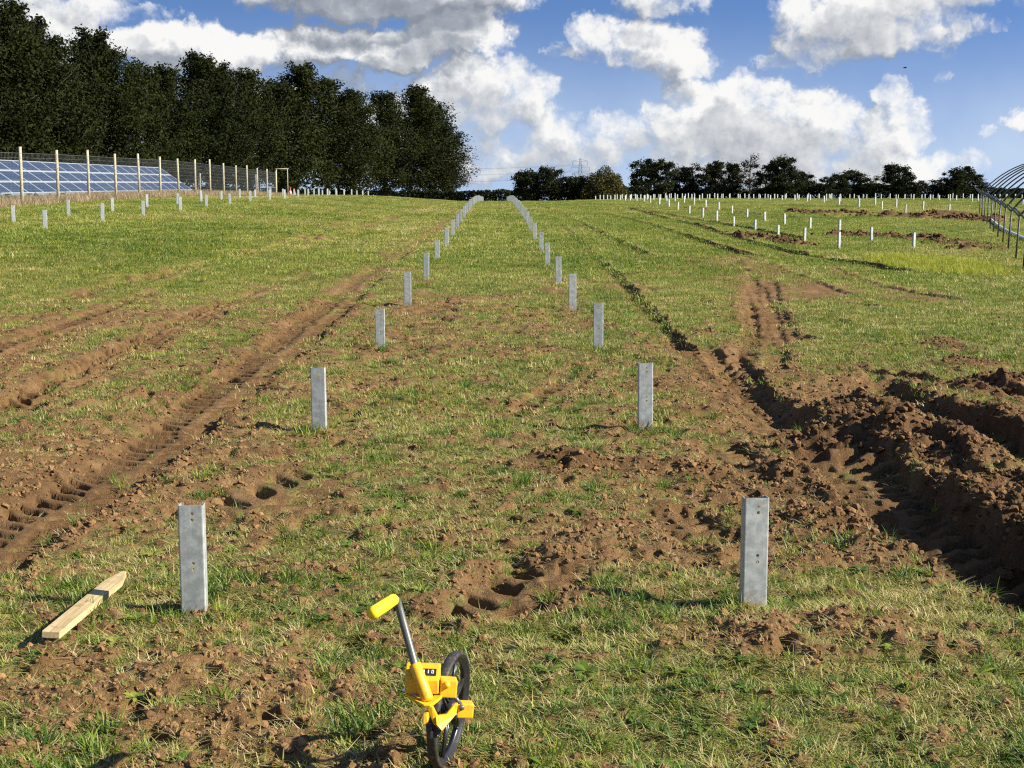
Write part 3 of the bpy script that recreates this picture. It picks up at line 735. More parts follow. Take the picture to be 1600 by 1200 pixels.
def limb_mesh(name, limbs, mat, parent):
    bm = bmesh.new()
    for pts, r0, r1, k in limbs:
        rr = [r0 + (r1 - r0) * i / (len(pts) - 1) for i in range(len(pts))]; tube(bm, pts, rr, k)
    return bm_obj(name, bm, mat, parent, True)
def windbreak_tree(seed, H=13.5, Wd=3.7, clear=.10, n_br=95):
    """tall dense tree: upswept feathery boughs from low down to a ragged tip, 13.5 m"""
    rng = np.random.default_rng(seed); lean = rng.normal(0, .02, 2) + np.array([.03, 0])
    axis = lambda t: np.array([lean[0] * H * t * t + .25 * math.sin(3 * t + seed), lean[1] * H * t + .25 * math.cos(2.5 * t + seed), H * t])
    root = empty('windbreak_tree')
    pts = [axis(t) for t in (0, .12, .3, .5, .7, .88, 1.0)]; pts[0][2] = -.4
    limbs = [([Vector(p) for p in pts], .24, .03, 8)]
    cen = []; size = []
    for b in range(n_br):
        t = clear + (1 - clear) * (b + rng.random()) / n_br
        a = rng.random() * 2 * math.pi
        prof = min(1, (t - clear + .14) / .22) ** .6 * (1 - max(0, (t - .45) / .62) ** 1.5)
        L = Wd * prof * rng.uniform(.55, 1.12) + .35
        s = axis(t); rise = rng.uniform(.35, .95) + .5 * t
        d = np.array([math.cos(a), math.sin(a), rise]); d /= np.linalg.norm(d)
        end = s + d * L * 1.25; mid = s + d * L * .6 + np.array([0, 0, -.12 * L])
        if b % 3 == 0: limbs.append(([Vector(s), Vector(mid), Vector(end)], .05, .012, 4))
        m = int(46 + 56 * L)
        q = rng.beta(1.6, 1.0, m)[:, None]
        c = s * (1 - q) ** 2 + 2 * mid * q * (1 - q) + end * q * q
        c = c + rng.normal(0, 1, (m, 3)) * (.14 + .20 * (1 - q) + .09 * L * q) * np.array([1, 1, .75])
        cen.append(c); size.append(rng.uniform(.08, .19, m))
    c = np.concatenate(cen); s = np.concatenate(size)
    p, f = cards(c, s, rng, .55)
    link('crown', np_mesh('crown', p, f), M_CON, root)
    limb_mesh('trunk', limbs, M_BARK, root)
    return root
def hedge_tree(seed, H=5.5, spread=1.7, n_cl=26, leaf=1.0, mat=None, name='hedgerow_tree', bare=0.0):
    """wind-bitten hedgerow tree: forked limbs carrying separate leaf clumps, sky between"""
    rng = np.random.default_rng(seed); root = empty(name); limbs = []; cen = []; size = []; n_cl = int(n_cl * 1.35)
    lean = rng.normal(0, .25)
    top = np.array([lean, rng.normal(0, .2), H * .93])
    limbs.append(([Vector((0, 0, -.3)), Vector((lean * .2, 0, H * .3)), Vector((lean * .5, .1, H * .6)), Vector(top)], .15, .03, 7))
    for i in range(n_cl):
        t = rng.uniform(.14, 1.08); base = np.array([lean * t, 0, H * t * .76])
        a = rng.random() * 2 * math.pi; rad = spread * rng.uniform(.3, 1.0) * (1.15 - .6 * abs(t - .5) * (1.3 if t > .5 else 1.0))
        e = base + np.array([math.cos(a) * rad, math.sin(a) * rad, rng.uniform(.0, .20) * H * (.4 + .6 * t)])
        e[2] = min(e[2], H * 1.0)
        mid = (base + e) / 2 + rng.normal(0, .12, 3)
        limbs.append(([Vector(base), Vector(mid), Vector(e)], .05, .012, 4))
        for _ in range(3):
            tw = e + rng.normal(0, .45, 3); limbs.append(([Vector(mid), Vector((mid + tw) / 2 + rng.normal(0, .08, 3)), Vector(tw)], .018, .008, 3))
        if rng.random() < bare: continue
        m = int(rng.uniform(80, 170) * leaf); rr = rng.uniform(.22, .50)
        c = e + rng.normal(0, 1, (m, 3)) * rr * np.array([1, 1, .7]) * .7
        cen.append(c); size.append(rng.uniform(.07, .17, m))
    p, f = cards(np.concatenate(cen), np.concatenate(size), rng, .6)
    link('crown', np_mesh('crown', p, f), mat or M_HED, root); limb_mesh('trunk', limbs, M_BARK, root)
    return root
def copy_thing(root):
    o = root.copy(); C.objects.link(o)
    for ch in root.children:
        c = ch.copy(); C.objects.link(c); c.parent = o
        for g in ch.children:
            d = g.copy(); C.objects.link(d); d.parent = c
    return o
def place_rows():
    protos = [windbreak_tree(s, clear=cl, n_br=n) for s, cl, n in ((1, .02, 105), (2, .03, 96), (3, .05, 92), (4, .03, 100), (5, .06, 90))]
    used = [False] * len(protos)
    tops = [(-75, 40), (-30, 44), (14, 33), (52, 58), (98, 84), (148, 72), (186, 98), (228, 118), (266, 122), (308, 104), (346, 120), (386, 126), (428, 142), (466, 121), (512, 140), (556, 158), (600, 158), (640, 150), (672, 168), (694, 205)]
    p0 = Vector((-40.5, 106)); p1 = Vector((-7.8, 214)); N = len(tops)
    for i, (px_, ty) in enumerate(tops):
        d = ray(px_, 281); k = d.x / d.y; dd = p1 - p0
        t = (k * p0.y - p0.x) / (dd.x - k * dd.y); p = p0 + dd * t
        z = float(base_z(p.x, p.y)); zt = CAM_H + (281 - ty) / F * p.y; h = zt - z
        j = i % 5; o = protos[j] if not used[j] else copy_thing(protos[j]); used[j] = True
        s = h / 13.3; wd = 1.28 if i >= 12 else 1.05
        o.location = (p.x, p.y + rj.uniform(-1, 1), z); o.scale = (s * wd * rj.uniform(.92, 1.08), s * wd, s); o.rotation_euler = (0, 0, rj.uniform(-.7, .7) + (0 if used.count(True) < 5 else rj.choice([0, 2.1, 4.0])))
        e = N - 1 - i
        if i < N / 2: lab = 'tall dark windbreak tree behind the solar panels, %s from the left end of its row' % ORD[i]
        else: lab = 'tall dark windbreak tree, %s from the right end of the row on the left' % ORD[e]
        tag(o, lab, 'tree', 'dark trees of the tall windbreak')
    # hedgerow trees, far right
    hp = [hedge_tree(21, 5.6, 1.6, 28), hedge_tree(22, 5.6, 1.9, 30), hedge_tree(23, 5.4, 1.5, 24, .9), hedge_tree(24, 5.6, 1.8, 34, 1.1)]
    hb = hedge_tree(25, 6.0, 2.1, 34, .30, None, 'hedgerow_tree', .4)
    usedh = [False] * 4; WIDE = 1.12
    lst = [(1003, 244, 1, 0), (1041, 249, .8, 1), (1083, 252, .9, 2), (1122, 247, .9, 0), (1146, 255, .8, 3), (1195, 252, 1.0, 1), (1228, 246, 1.1, 3), (1262, 266, .9, 2), (1290, 276, .7, 1), (1333, 262, 1.0, 0), (1360, 272, .8, 2), (1393, 257, 1.1, 3), (1432, 282, .8, 1), (1472, 275, .9, 2), (1500, 256, 1.0, 0), (1522, 272, 1.1, 3), (1562, 296, .8, 1), (1590, 292, .8, 2), (1022, 254, .8, 3), (1062, 257, .8, 0), (1102, 256, .8, 1), (1208, 254, .9, 2), (1246, 262, .8, 0), (1312, 272, .8, 3), (1410, 266, .9, 0), (1487, 266, .9, 1)]; lst.sort()
    for i, (px_, ty, wd, j) in enumerate(lst):
        D = 206 + rj.uniform(-4, 4); p = at_dist(px_, 300, D); z = float(base_z(p.x, p.y)); h = CAM_H + (281 - ty) / F * D - z
        o = hp[j] if not usedh[j] else copy_thing(hp[j]); usedh[j] = True; s = h / 5.6
        o.location = (p.x, p.y, z); o.scale = (wd * WIDE, wd * WIDE, s * .98); o.rotation_euler = (0, 0, rj.uniform(0, 6.28))
        if i < 13: lab = 'ragged dark hedgerow tree on the far right skyline, %s from the left' % ORD[i]
        else: lab = 'ragged dark hedgerow tree on the far right skyline, %s from the right' % ORD[len(lst) - 1 - i]
        tag(o, lab, 'tree', 'hedgerow trees on the far right')
    D = 204; p = at_dist(1171, 300, D); z = float(base_z(p.x, p.y)); hb.location = (p.x, p.y, z); s = (CAM_H + (281 - 236) / F * D - z) / 6.0; hb.scale = (1, 1, s)
    tag(hb, 'thin leafed hedgerow tree with bare twiggy top, tallest in the far right line', 'tree', 'hedgerow trees on the far right')
    # bushes in the middle
    for i, (px_, ty, sp, n, lab) in enumerate([(824, 268, 2.0, 30, 'loose grey green bush at the left end of the far middle clump'), (860, 262, 2.2, 36, 'twiggy tall bush in the middle of the far clump'), (896, 276, 1.9, 28, 'low ragged bush standing in front of the pylon')]):
        D = 184; p = at_dist(px_, 300, D); z = float(base_z(p.x, p.y)); h = CAM_H + (281 - ty) / F * D - z
        o = hedge_tree(31 + i, h, sp * .95, n + 16, 1.1, None, 'bush', .2); o.location = (p.x, p.y, z); tag(o, lab, 'bush', 'bushes of the far middle clump')
    D = 182; p = at_dist(943, 300, D); z = float(base_z(p.x, p.y)); h = CAM_H + (281 - 263) / F * D - z
    rng = np.random.default_rng(50); m = 9000; v = rng.normal(size=(m, 3)); v /= np.linalg.norm(v, axis=1)[:, None]; v[:, 2] = np.abs(v[:, 2])
    bumpy = 1 + .10 * np.sin(v[:, 0] * 7 + 1) * np.sin(v[:, 2] * 8) + .07 * np.sin(v[:, 1] * 9)
    rad = (rng.random(m) ** .25)[:, None] * bumpy[:, None]
    c = v * rad * np.array([3.0, 2.6, h * .97])
    o = empty('round_bush', (p.x, p.y, z)); tag(o, 'rounded olive brown bush just right of the pylon', 'bush', 'bushes of the far middle clump')
    pp, f = cards(c, rng.uniform(.07, .16, m), rng, .6); link('crown', np_mesh('crown', pp, f), M_OLIVE, o)
    limb_mesh('trunk', [([Vector((0, 0, -.3)), Vector((.1, 0, 1)), Vector((0, .1, h * .7))], .12, .03, 6)] + [([Vector((0, 0, .5)), Vector((math.cos(a) * .8, math.sin(a) * .8, h * .4)), Vector((math.cos(a) * 1.7, math.sin(a) * 1.6, h * .65))], .06, .02, 4) for a in (0.3, 1.5, 2.6, 3.9, 5.2)], M_BARK, o)
    # long low hedge
    def hedge(pa, pb, D, top, seed, label, per=60, dep=1.2):
        rng = np.random.default_rng(seed); a = at_dist(pa, 300, D); b = at_dist(pb, 300, D); L = (b - a).length; m = int(L * per * 2)
        t = rng.random(m); x = a.x + (b.x - a.x) * t; y = a.y + rng.normal(0, dep * .4, m); bz = base_z(x, y)
        tp = np.interp(t, [q[0] for q in top], [CAM_H + (281 - q[1]) / F * D for q in top]) + .22 * gnoise(x / 1.3, x * 0 + seed, 3) + .10 * gnoise(x / .4, x * 0, 4)
        z = bz - .2 + (tp - bz + .2) * rng.random(m) ** .9
        pp, f = cards(np.stack([x - a.x, y - a.y, z], 1), rng.uniform(.08, .20, m), rng, .6)
        o = link('hedge', np_mesh('hedge', pp, f), M_HED, None, (a.x, a.y, 0)); tag(o, label, 'hedge')
    hedge(640, 1010, 196, [(0, 297), (.2, 298), (.45, 296), (.6, 288), (1, 292)], 61, 'low dark hedge running across behind the two middle rows', 260, .9)
    hedge(300, 720, 200, [(0, 291), (.5, 296), (1, 300)], 63, 'dark undergrowth hedge at the foot of the windbreak trees', 200, 3.0)
    hedge(1000, 1640, 208, [(0, 297), (.3, 296), (.42, 289), (.6, 288), (.75, 290), (.85, 293), (1, 297)], 62, 'dark hedge under the ragged trees on the far right', 260, .9)
place_rows()

# ------------------------------------------------------------------ pylon and power lines
def build_pylon():
    M = mat_plain('pylon_steel', (.16, .17, .18), .6, .4, .1, 1)
    D = 900; p = at_dist(906.5, 281, D); z = float(base_z(p.x, p.y)); H = CAM_H + (281 - 248) / F * D - z
    root = empty('pylon', (p.x, p.y, z)); tag(root, 'grey lattice electricity pylon rising behind the bushes', 'pylon')
    hw = lambda t: 2.7 * (1 - t) ** 1.1 + .35
    bm = bmesh.new(); lev = [0, .18, .34, .48, .6, .7, .79, .87, .94, 1.0]; r = .10
    for a, b in zip(lev, lev[1:]):
        for q in range(4):
            sg = [(-1, -1), (1, -1), (1, 1), (-1, 1)]; s0, s1 = sg[q], sg[(q + 1) % 4]
            A = Vector((s0[0] * hw(a), s0[1] * hw(a), H * a)); B = Vector((s0[0] * hw(b), s0[1] * hw(b), H * b)); A2 = Vector((s1[0] * hw(a), s1[1] * hw(a), H * a)); B2 = Vector((s1[0] * hw(b), s1[1] * hw(b), H * b))
            tube(bm, [A, B], r, 4); tube(bm, [A, B2], r * .6, 4); tube(bm, [A2, B], r * .6, 4); tube(bm, [B, B2], r * .6, 4)
    bm_obj('lattice_tower', bm, M, root)
    tips = []
    for t, span in ((.93, 4.6), (.80, 5.6), (.66, 4.8)):
        for sgn in (-1, 1):
            bm = bmesh.new(); zc = H * t; e = Vector((sgn * span, 0, zc + .3))
            for yy in (-1, 1):
                tube(bm, [Vector((sgn * hw(t), yy * hw(t), zc)), e], .09, 4); tube(bm, [Vector((sgn * hw(t + .05), yy * hw(t + .05), zc + H * .045)), e], .08, 4)
            bm_obj('cross_arm', bm, M, root)
            bm = bmesh.new(); tube(bm, [e, e - Vector((0, 0, 2.4))], .12, 6); bm_obj('insulator', bm, M, root); tips.append(e - Vector((0, 0, 2.4)))
    names = ['upper left', 'upper right', 'middle left', 'middle right', 'lower left', 'lower right']
    lv = ['highest', 'second highest', 'third highest', 'fourth highest', 'second lowest', 'lowest']
    for k, tp in enumerate(tips):
        a = root.location + tp; b = Vector((a.x - 330, a.y + 40, a.z + 2)); bm = bmesh.new(); pts = []
        for i in range(25):
            t = i / 24; q = a.lerp(b, t); q.z -= 7.5 * 4 * t * (1 - t) * .6; pts.append(q - a)
        tube(bm, pts, .045, 4); o = bm_obj('power_line', bm, M, None, False, a); tag(o, 'thin power line hanging left from the pylon arm, %s of the six' % lv[k], 'power line', 'power lines strung from the pylon')
build_pylon()

# ------------------------------------------------------------------ polytunnel frame
def build_tunnel():
    M = mat_plain('tunnel_steel', (.060, .068, .066), .55, .25, .2, 3); MB = mat_plain('tunnel_bright', (.16, .17, .17), .4, .5, .2, 3)
    a = Vector((13.1, 36.3)); b = Vector((23.2, 69.5)); t = (b - a).normalized(); n = Vector((t.y, -t.x)); span, rise, leg = 6.6, 1.65, 1.08
    root = empty('polytunnel_frame', (a.x, a.y, float(base_z(a.x, a.y)))); tag(root, 'bare polytunnel frame of curved grey steel hoops on legs at the right edge', 'polytunnel frame')
    L = (b - a).length; k = 10
    half = span / 2; rad = (half * half + rise * rise) / (2 * rise); half_ang = math.asin(half / rad)
    for i in range(-2, k):
        p = a + t * (L * i / (k - 1) + rj.uniform(-.25, .25)); z0 = float(base_z(p.x, p.y)); far = p + n * span; z1 = float(base_z(far.x, far.y))
        W = lambda q, z: Vector((q.x, q.y, z)) - root.location
        lean = t * rj.uniform(-.10, -.02) + n * .05
        for q, zz in ((p, z0), (far, z1)):
            bm = bmesh.new(); tube(bm, [W(q - lean, zz - .2), W(q, zz + leg)], .024, 8)
            bm_obj('leg', bm, M, root, True)
            bm = bmesh.new(); tube(bm, [W(q, zz + leg - .03), W(q - n * .30, zz + leg + .30)], .024, 8); bm_obj('fork_arm', bm, MB, root, True)
        bm = bmesh.new(); pts = []
        for s in range(25):
            an = -half_ang + 2 * half_ang * s / 24; u = half + rad * math.sin(an); h = rad * math.cos(an) - (rad - rise)
            q = p + n * u; pts.append(W(q, z0 + (z1 - z0) * u / span + leg + h))
        tube(bm, pts, .027, 8); bm_obj('hoop', bm, M, root, True)
    # white hose on the grass
    pts = [ground(1545, 341), ground(1552, 349), ground(1562, 357), ground(1578, 366), ground(1600, 376), ground(1640, 392)]
    pts = resample(pts, 5); bm = bmesh.new(); o0 = Vector((pts[0].x, pts[0].y, height(pts[0].x, pts[0].y)))
    tube(bm, [Vector((q.x, q.y, float(base_z(q.x, q.y)) + .08)) - o0 for q in pts], .045, 10)
    o = bm_obj('white_pipe', bm, mat_plain('white_plastic', (.62, .66, .68), .4, 0, .1, 2), None, True, o0); tag(o, 'long white pipe lying on grass among the polytunnel legs', 'pipe')
build_tunnel()

# ------------------------------------------------------------------ wooden stake
def build_stake():
    A = ground(80, 1016); B = ground(195, 906); za = height(A.x, A.y); zb = height(B.x, B.y)
    d = Vector((B.x - A.x, B.y - A.y, zb - za + .02)); L = d.length; w, th = .064, .026
    bm = bmesh.new()
    out = [(-w / 2, 0), (w / 2, 0), (w / 2, L * .84), (.008, L), (-.012, L * .99), (-w / 2, L * .80)]
    lo = [bm.verts.new((x, y, 0)) for x, y in out]; hi = [bm.verts.new((x, y, th)) for x, y in out]
    bm.faces.new(list(reversed(lo))); bm.faces.new(hi)
    for i in range(6): bm.faces.new((lo[i], lo[(i + 1) % 6], hi[(i + 1) % 6], hi[i]))
    bevel_all(bm, .0025, 1)
    o = bm_obj('wooden_stake', bm, mat_wood('sawn_timber', (.36, .26, .125), (.50, .40, .22)))
    o.location = (A.x, A.y, max(za, 0) + .012)
    o.rotation_euler = (math.atan2(d.z, math.hypot(d.x, d.y)), 0.05, -math.atan2(d.x, d.y)); tag(o, 'flat pointed wooden stake lying on the ground by the nearest left post', 'stake')
build_stake()

# ------------------------------------------------------------------ measuring wheel
def build_wheel():
    YEL = mat_plain('yellow_plastic', (.78, .42, .012), .42, 0, .06, 20, .5, 0, ((.30, .19, .08), .6)); YG = mat_plain('yellow_grip', (.85, .60, .02), .5, 0, .06, 14, .4, .1, ((.4, .28, .06), .3))
    BLK = mat_plain('black_rubber', (.028, .028, .028), .6, 0, .3, 30, .4, .2, ((.13, .085, .05), .75)); PLA = mat_plain('black_plastic_gloss', (.018, .018, .020), .3, 0, .2, 20, .5, 0, ((.12, .08, .05), .25)); TUB = mat_plain('grey_tube', (.11, .12, .11), .42, .3, .2, 18)
    WHT = mat_plain('white_digit', (.8, .8, .8), .5); STL = mat_plain('bright_steel', (.5, .5, .5), .35, .8)
    cx, cyy = -.130, 3.80; zg = height(cx, cyy); Rw = .159
    root = empty('measuring_wheel', (cx, cyy, zg)); O = root.location
    tag(root, 'yellow and black measuring wheel with short bent handle standing in the foreground', 'measuring wheel')
    yaw, roll = R(15), R(5)
    Mw = Matrix.Translation((0, 0, Rw)) @ Matrix.Rotation(-yaw, 4, 'Z') @ Matrix.Rotation(roll, 4, 'Y')   # wheel plane = local YZ, axle = local X
    wheel = empty('wheel'); wheel.parent = root
    def ring(name, prof, n, mat):
        bm = bmesh.new(); rr = []
        for k in range(n):
            a = 2 * math.pi * k / n; rr.append([bm.verts.new(Mw @ Vector((x, math.cos(a) * r, math.sin(a) * r))) for (x, r) in prof])
        for k in range(n):
            A, B = rr[k], rr[(k + 1) % n]
            for q in range(len(prof)): bm.faces.new((A[q], A[(q + 1) % len(prof)], B[(q + 1) % len(prof)], B[q]))
        bmesh.ops.recalc_face_normals(bm, faces=bm.faces); return bm_obj(name, bm, mat, wheel, True)
    ring('tyre', [(-.014, Rw - .010), (-.013, Rw - .003), (-.008, Rw), (.008, Rw), (.013, Rw - .003), (.014, Rw - .010)], 72, BLK)
    ring('rim', [(-.0135, Rw - .009), (.0135, Rw - .009), (.012, Rw - .014), (.004, Rw - .017), (.004, Rw - .028), (-.004, Rw - .028), (-.004, Rw - .017), (-.012, Rw - .014)], 72, PLA)
    ring('hub', [(-.018, .006), (-.018, .024), (-.012, .03), (.012, .03), (.018, .024), (.018, .006)], 28, PLA)
    for k in range(6):
        a = 2 * math.pi * k / 6 + .3; bm = bmesh.new()
        for sgn in (-1, 1):
            d0 = Vector((0, math.cos(a), math.sin(a))); pr = Vector((0, -math.sin(a), math.cos(a)))
            tube(bm, [Mw @ (d0 * .024 + pr * .010 * sgn), Mw @ (d0 * (Rw - .024) + pr * .004 * sgn)], .005, 6)
        bm_obj('spoke', bm, PLA, wheel, True)
    # the carrier: points are read off a picture plane just before the wheel; q(u, v, y) puts them at distance y
    q = lambda u, v, y: at_dist(560 + u / 4, 900 + v / 4, y - .10) - O
    Yb = 3.70
    def bar(name, pts, rad, mat, parent=root, n=14):
        bm = bmesh.new(); tube(bm, pts, rad, n); return bm_obj(name, bm, mat, parent, True)
    e0 = q(432, 770, 3.655); e1 = q(352, 552, 3.70); e2 = q(258, 210, 3.755)
    bend = [q(245, 170, 3.755), q(235, 150, 3.75), q(222, 145, 3.735)]
    bar('handle_tube', [e0, e1, e2] + bend, .0105, TUB)
    bar('handle_sleeve', [q(434, 782, 3.652), q(430, 768, 3.654), e1 + (e0 - e1) * .04, e1], [.012, .0165, .0165, .0145], YEL)
    gp = [q(228, 148, 3.735), q(218, 148, 3.725), q(155, 190, 3.66), q(96, 228, 3.60), q(84, 236, 3.588)]
    bar('grip', gp, [.010, .0155, .0165, .0165, .013], YG, root, 18)
    # ribs round the grip end
    bar('grip_cap', [gp[3], gp[3] + (gp[4] - gp[3]) * .6], [.0175, .0165], YG, root, 18)
    # counter box
    bc = q(402, 640, 3.715); up = Vector((0, .10, 1)).normalized(); fw = Vector((-.05, -.995, .10)).normalized()
    rt = up.cross(fw) * -1; rt = fw.cross(up) * -1
    rt = Vector((1, -.06, -.02)).normalized(); fw = rt.cross(up) * 1.0; fw = -fw if fw.y > 0 else fw; up = fw.cross(rt) * -1; up = up if up.z > 0 else -up
    B = Matrix(((rt.x, -fw.x, up.x), (rt.y, -fw.y, up.y), (rt.z, -fw.z, up.z)))
    bx = empty('counter_box'); bx.parent = root; bx.location = bc; bx.rotation_euler = B.to_euler()
    bm = bmesh.new(); side = [(-.029, -.033), (-.029, .002), (.010, .035), (.029, .035), (.029, -.033)]
    va = [bm.verts.new((-.044, a, b)) for a, b in side]; vb = [bm.verts.new((.044, a, b)) for a, b in side]
    bm.faces.new(va); bm.faces.new(list(reversed(vb)))
    for i in range(5): bm.faces.new((va[i], vb[i], vb[(i + 1) % 5], va[(i + 1) % 5]))
    bmesh.ops.recalc_face_normals(bm, faces=bm.faces)
    bevel_all(bm, .003, 2); bm_obj('case', bm, YEL, bx, False)
    tiltf = math.atan2(.039, .033)
    face = empty('dial'); face.parent = bx; face.location = (0, -.0095, .0185); face.rotation_euler = (-tiltf, 0, 0)
    bm = bmesh.new(); box(bm, (.064, .004, .020), (0.004, -.0012, .0)); o = bm_obj('window', bm, PLA, face)
    # counter figures 0 0 1 1 0 as raised white strokes
    def seg(bm, x, z, w, h): box(bm, (w, .0015, h), (x, -.0036, z))
    for k, dgt in enumerate('00110'):
        x = -.018 + k * .0112; bm = bmesh.new()
        if dgt == '0':
            seg(bm, x - .0022, 0, .0013, .0085); seg(bm, x + .0022, 0, .0013, .0085); seg(bm, x, .0048, .0057, .0012); seg(bm, x, -.0048, .0057, .0012)
        else: seg(bm, x, 0, .0022, .0105)
        bm_obj('digit', bm, WHT, face)
    # base tray under the box (wedge that narrows towards the operator)
    def slab(name, pts, th, mat, dirv=Vector((0, .25, -1)).normalized(), parent=root):
        bm = bmesh.new(); a = [bm.verts.new(p) for p in pts]; b = [bm.verts.new(p + dirv * th) for p in pts]; n = len(pts)
        bm.faces.new(a); bm.faces.new(list(reversed(b)))
        for i in range(n): bm.faces.new((a[i], b[i], b[(i + 1) % n], a[(i + 1) % n]))
        bmesh.ops.recalc_face_normals(bm, faces=bm.faces); bevel_all(bm, .002, 1); return bm_obj(name, bm, mat, parent)
    slab('base_tray', [q(292, 728, 3.70), q(350, 770, 3.65), q(408, 808, 3.625), q(450, 806, 3.625), q(500, 765, 3.66), q(530, 738, 3.70), q(505, 722, 3.75), q(310, 715, 3.75)], .010, YEL)
    slab('strut', [q(418, 806, 3.64), q(458, 804, 3.64), q(512, 915, 3.655), q(512, 965, 3.655), q(468, 925, 3.65)], .014, YEL, Vector((0, 1, 0)))
    slab('fork_arm', [q(480, 880, 3.645), q(548, 868, 3.66), q(598, 800, 3.70), q(622, 800, 3.70), q(612, 865, 3.70), q(522, 972, 3.64), q(485, 930, 3.64)], .016, YEL, Vector((0, 1, -.1)).normalized())
    slab('side_lug', [q(402, 868, 3.70), q(430, 862, 3.70), q(436, 928, 3.69), q(402, 934, 3.69)], .03, YEL, Vector((.1, 1, 0)).normalized())
    def block(name, u, v, y, sx, sz, sy_, mat=YEL, rz=0.0):
        bm = bmesh.new(); box(bm, (sx, sy_, sz)); bevel_all(bm, .004, 2)
        o = bm_obj(name, bm, mat, root, False); o.location = q(u, v, y); o.rotation_euler = (R(-6), R(6), rz); return o
    block('gear_housing', 560, 693, 3.72, .044, .046, .05, YEL, .1)
    block('axle_housing', 662, 832, 3.74, .044, .038, .045, YEL, .15)
    bar('screw', [q(552, 680, 3.70), q(552, 682, 3.690)], .009, YEL, root, 12); bar('screw', [q(645, 820, 3.722), q(645, 822, 3.712)], .008, TUB, root, 12)
    bar('drive_rod', [q(588, 738, 3.72), q(655, 822, 3.725)], .0055, TUB)
    bar('belt_cover', [q(500, 640, 3.745), q(498, 720, 3.74)], .010, PLA)
    bar('axle', [Mw @ Vector((-.05, 0, 0)), Mw @ Vector((.05, 0, 0))], .006, STL)
    bar('fork_leg', [q(440, 930, 3.69), q(445, 1010, 3.70), Mw @ Vector((-.045, 0, 0))], .008, PLA)
    bar('fork_leg', [q(598, 860, 3.71), q(610, 930, 3.74), Mw @ Vector((.045, 0, 0))], .008, PLA)
    bar('cable_tie', [q(288, 712, 3.69), q(282, 712, 3.685)], .004, WHT, root, 8)
build_wheel()

# ------------------------------------------------------------------ bird
def build_bird():
    p = at_dist(1414, 106, 130); o = empty('bird', p); tag(o, 'tiny dark bird flying in the blue sky on the right', 'bird'); m = mat_plain('dark_feathers', (.03, .03, .03), .7)
    bm = bmesh.new(); tube(bm, [(-.2, 0, 0), (-.1, 0, .01), (.05, 0, .01), (.16, 0, .02), (.2, 0, .02)], [.01, .045, .055, .035, .008], 8); bm_obj('body', bm, m, o, True)
    for sgn in (-1, 1):
        bm = bmesh.new(); pts = [(.10, 0, .02), (.08, sgn * .16, .10), (.0, sgn * .36, .06), (-.05, sgn * .34, .055), (-.04, sgn * .15, .085), (-.06, 0, .02)]
        v = [bm.verts.new(q) for q in pts]; w = [bm.verts.new((q[0], q[1], q[2] - .012)) for q in pts]; bm.faces.new(v); bm.faces.new(list(reversed(w)))
        for i in range(6): bm.faces.new((v[i], w[i], w[(i + 1) % 6], v[(i + 1) % 6]))
        bmesh.ops.recalc_face_normals(bm, faces=bm.faces); bm_obj('wing', bm, m, o)
build_bird()

# ------------------------------------------------------------------ grass, weeds, clods (stuff)
def blade_strip(rng, root, az, L, w, lean, curl, seg=3):
    """one tapering, drooping blade as a strip of quads ending in a tip"""
    d = np.array([math.cos(az), math.sin(az)]); s = np.array([-d[1], d[0]]); P = []; pos = np.array([root[0], root[1], -.005]); ang = lean
    for k in range(seg + 1):
        ww = w * (1 - (k / seg) ** 1.6) * .5 + .0003
        P.append((pos[0] + s[0] * ww, pos[1] + s[1] * ww, pos[2])); P.append((pos[0] - s[0] * ww, pos[1] - s[1] * ww, pos[2]))
        st = L / seg; pos = pos + np.array([d[0] * math.sin(ang) * st, d[1] * math.sin(ang) * st, math.cos(ang) * st]); ang += curl / seg
    return P
def tuft_mesh(name, seed, n, rad, L, w, lean, curl, seg=3):
    rng = np.random.default_rng(seed); V = []; Fc = []
    for i in range(n):
        r_ = rad * math.sqrt(rng.random()); a = rng.random() * 6.283
        base = (r_ * math.cos(a), r_ * math.sin(a)); az = a + rng.normal(0, .9)
        st = blade_strip(rng, base, az, L * rng.uniform(.45, 1.15), w * rng.uniform(.7, 1.25), rng.uniform(*lean), rng.uniform(*curl), seg)
        o = len(V); V += st
        for k in range(seg): Fc.append((o + 2 * k, o + 2 * k + 1, o + 2 * k + 3, o + 2 * k + 2))
    return np_mesh(name, np.array(V), np.array(Fc))
def weed_mesh(name, seed, n, L, w):
    """flat rosette of broad leaves"""
    rng = np.random.default_rng(seed); V = []; Fc = []
    for i in range(n):
        az = 6.283 * i / n + rng.normal(0, .3); l = L * rng.uniform(.6, 1.1); d = np.array([math.cos(az), math.sin(az)]); s = np.array([-d[1], d[0]]); o = len(V); up = rng.uniform(.25, .8)
        prof = [(0, .12, 0), (.35, .8, .30), (.7, 1.0, .42), (1.0, .1, .36)]
        for t, ww, h in prof:
            for sg in (-1, 1): V.append((d[0] * l * t + s[0] * ww * w / 2 * sg, d[1] * l * t + s[1] * ww * w / 2 * sg, h * l * up))
        for k in range(3): Fc.append((o + 2 * k, o + 2 * k + 1, o + 2 * k + 3, o + 2 * k + 2))
    return np_mesh(name, np.array(V), np.array(Fc))
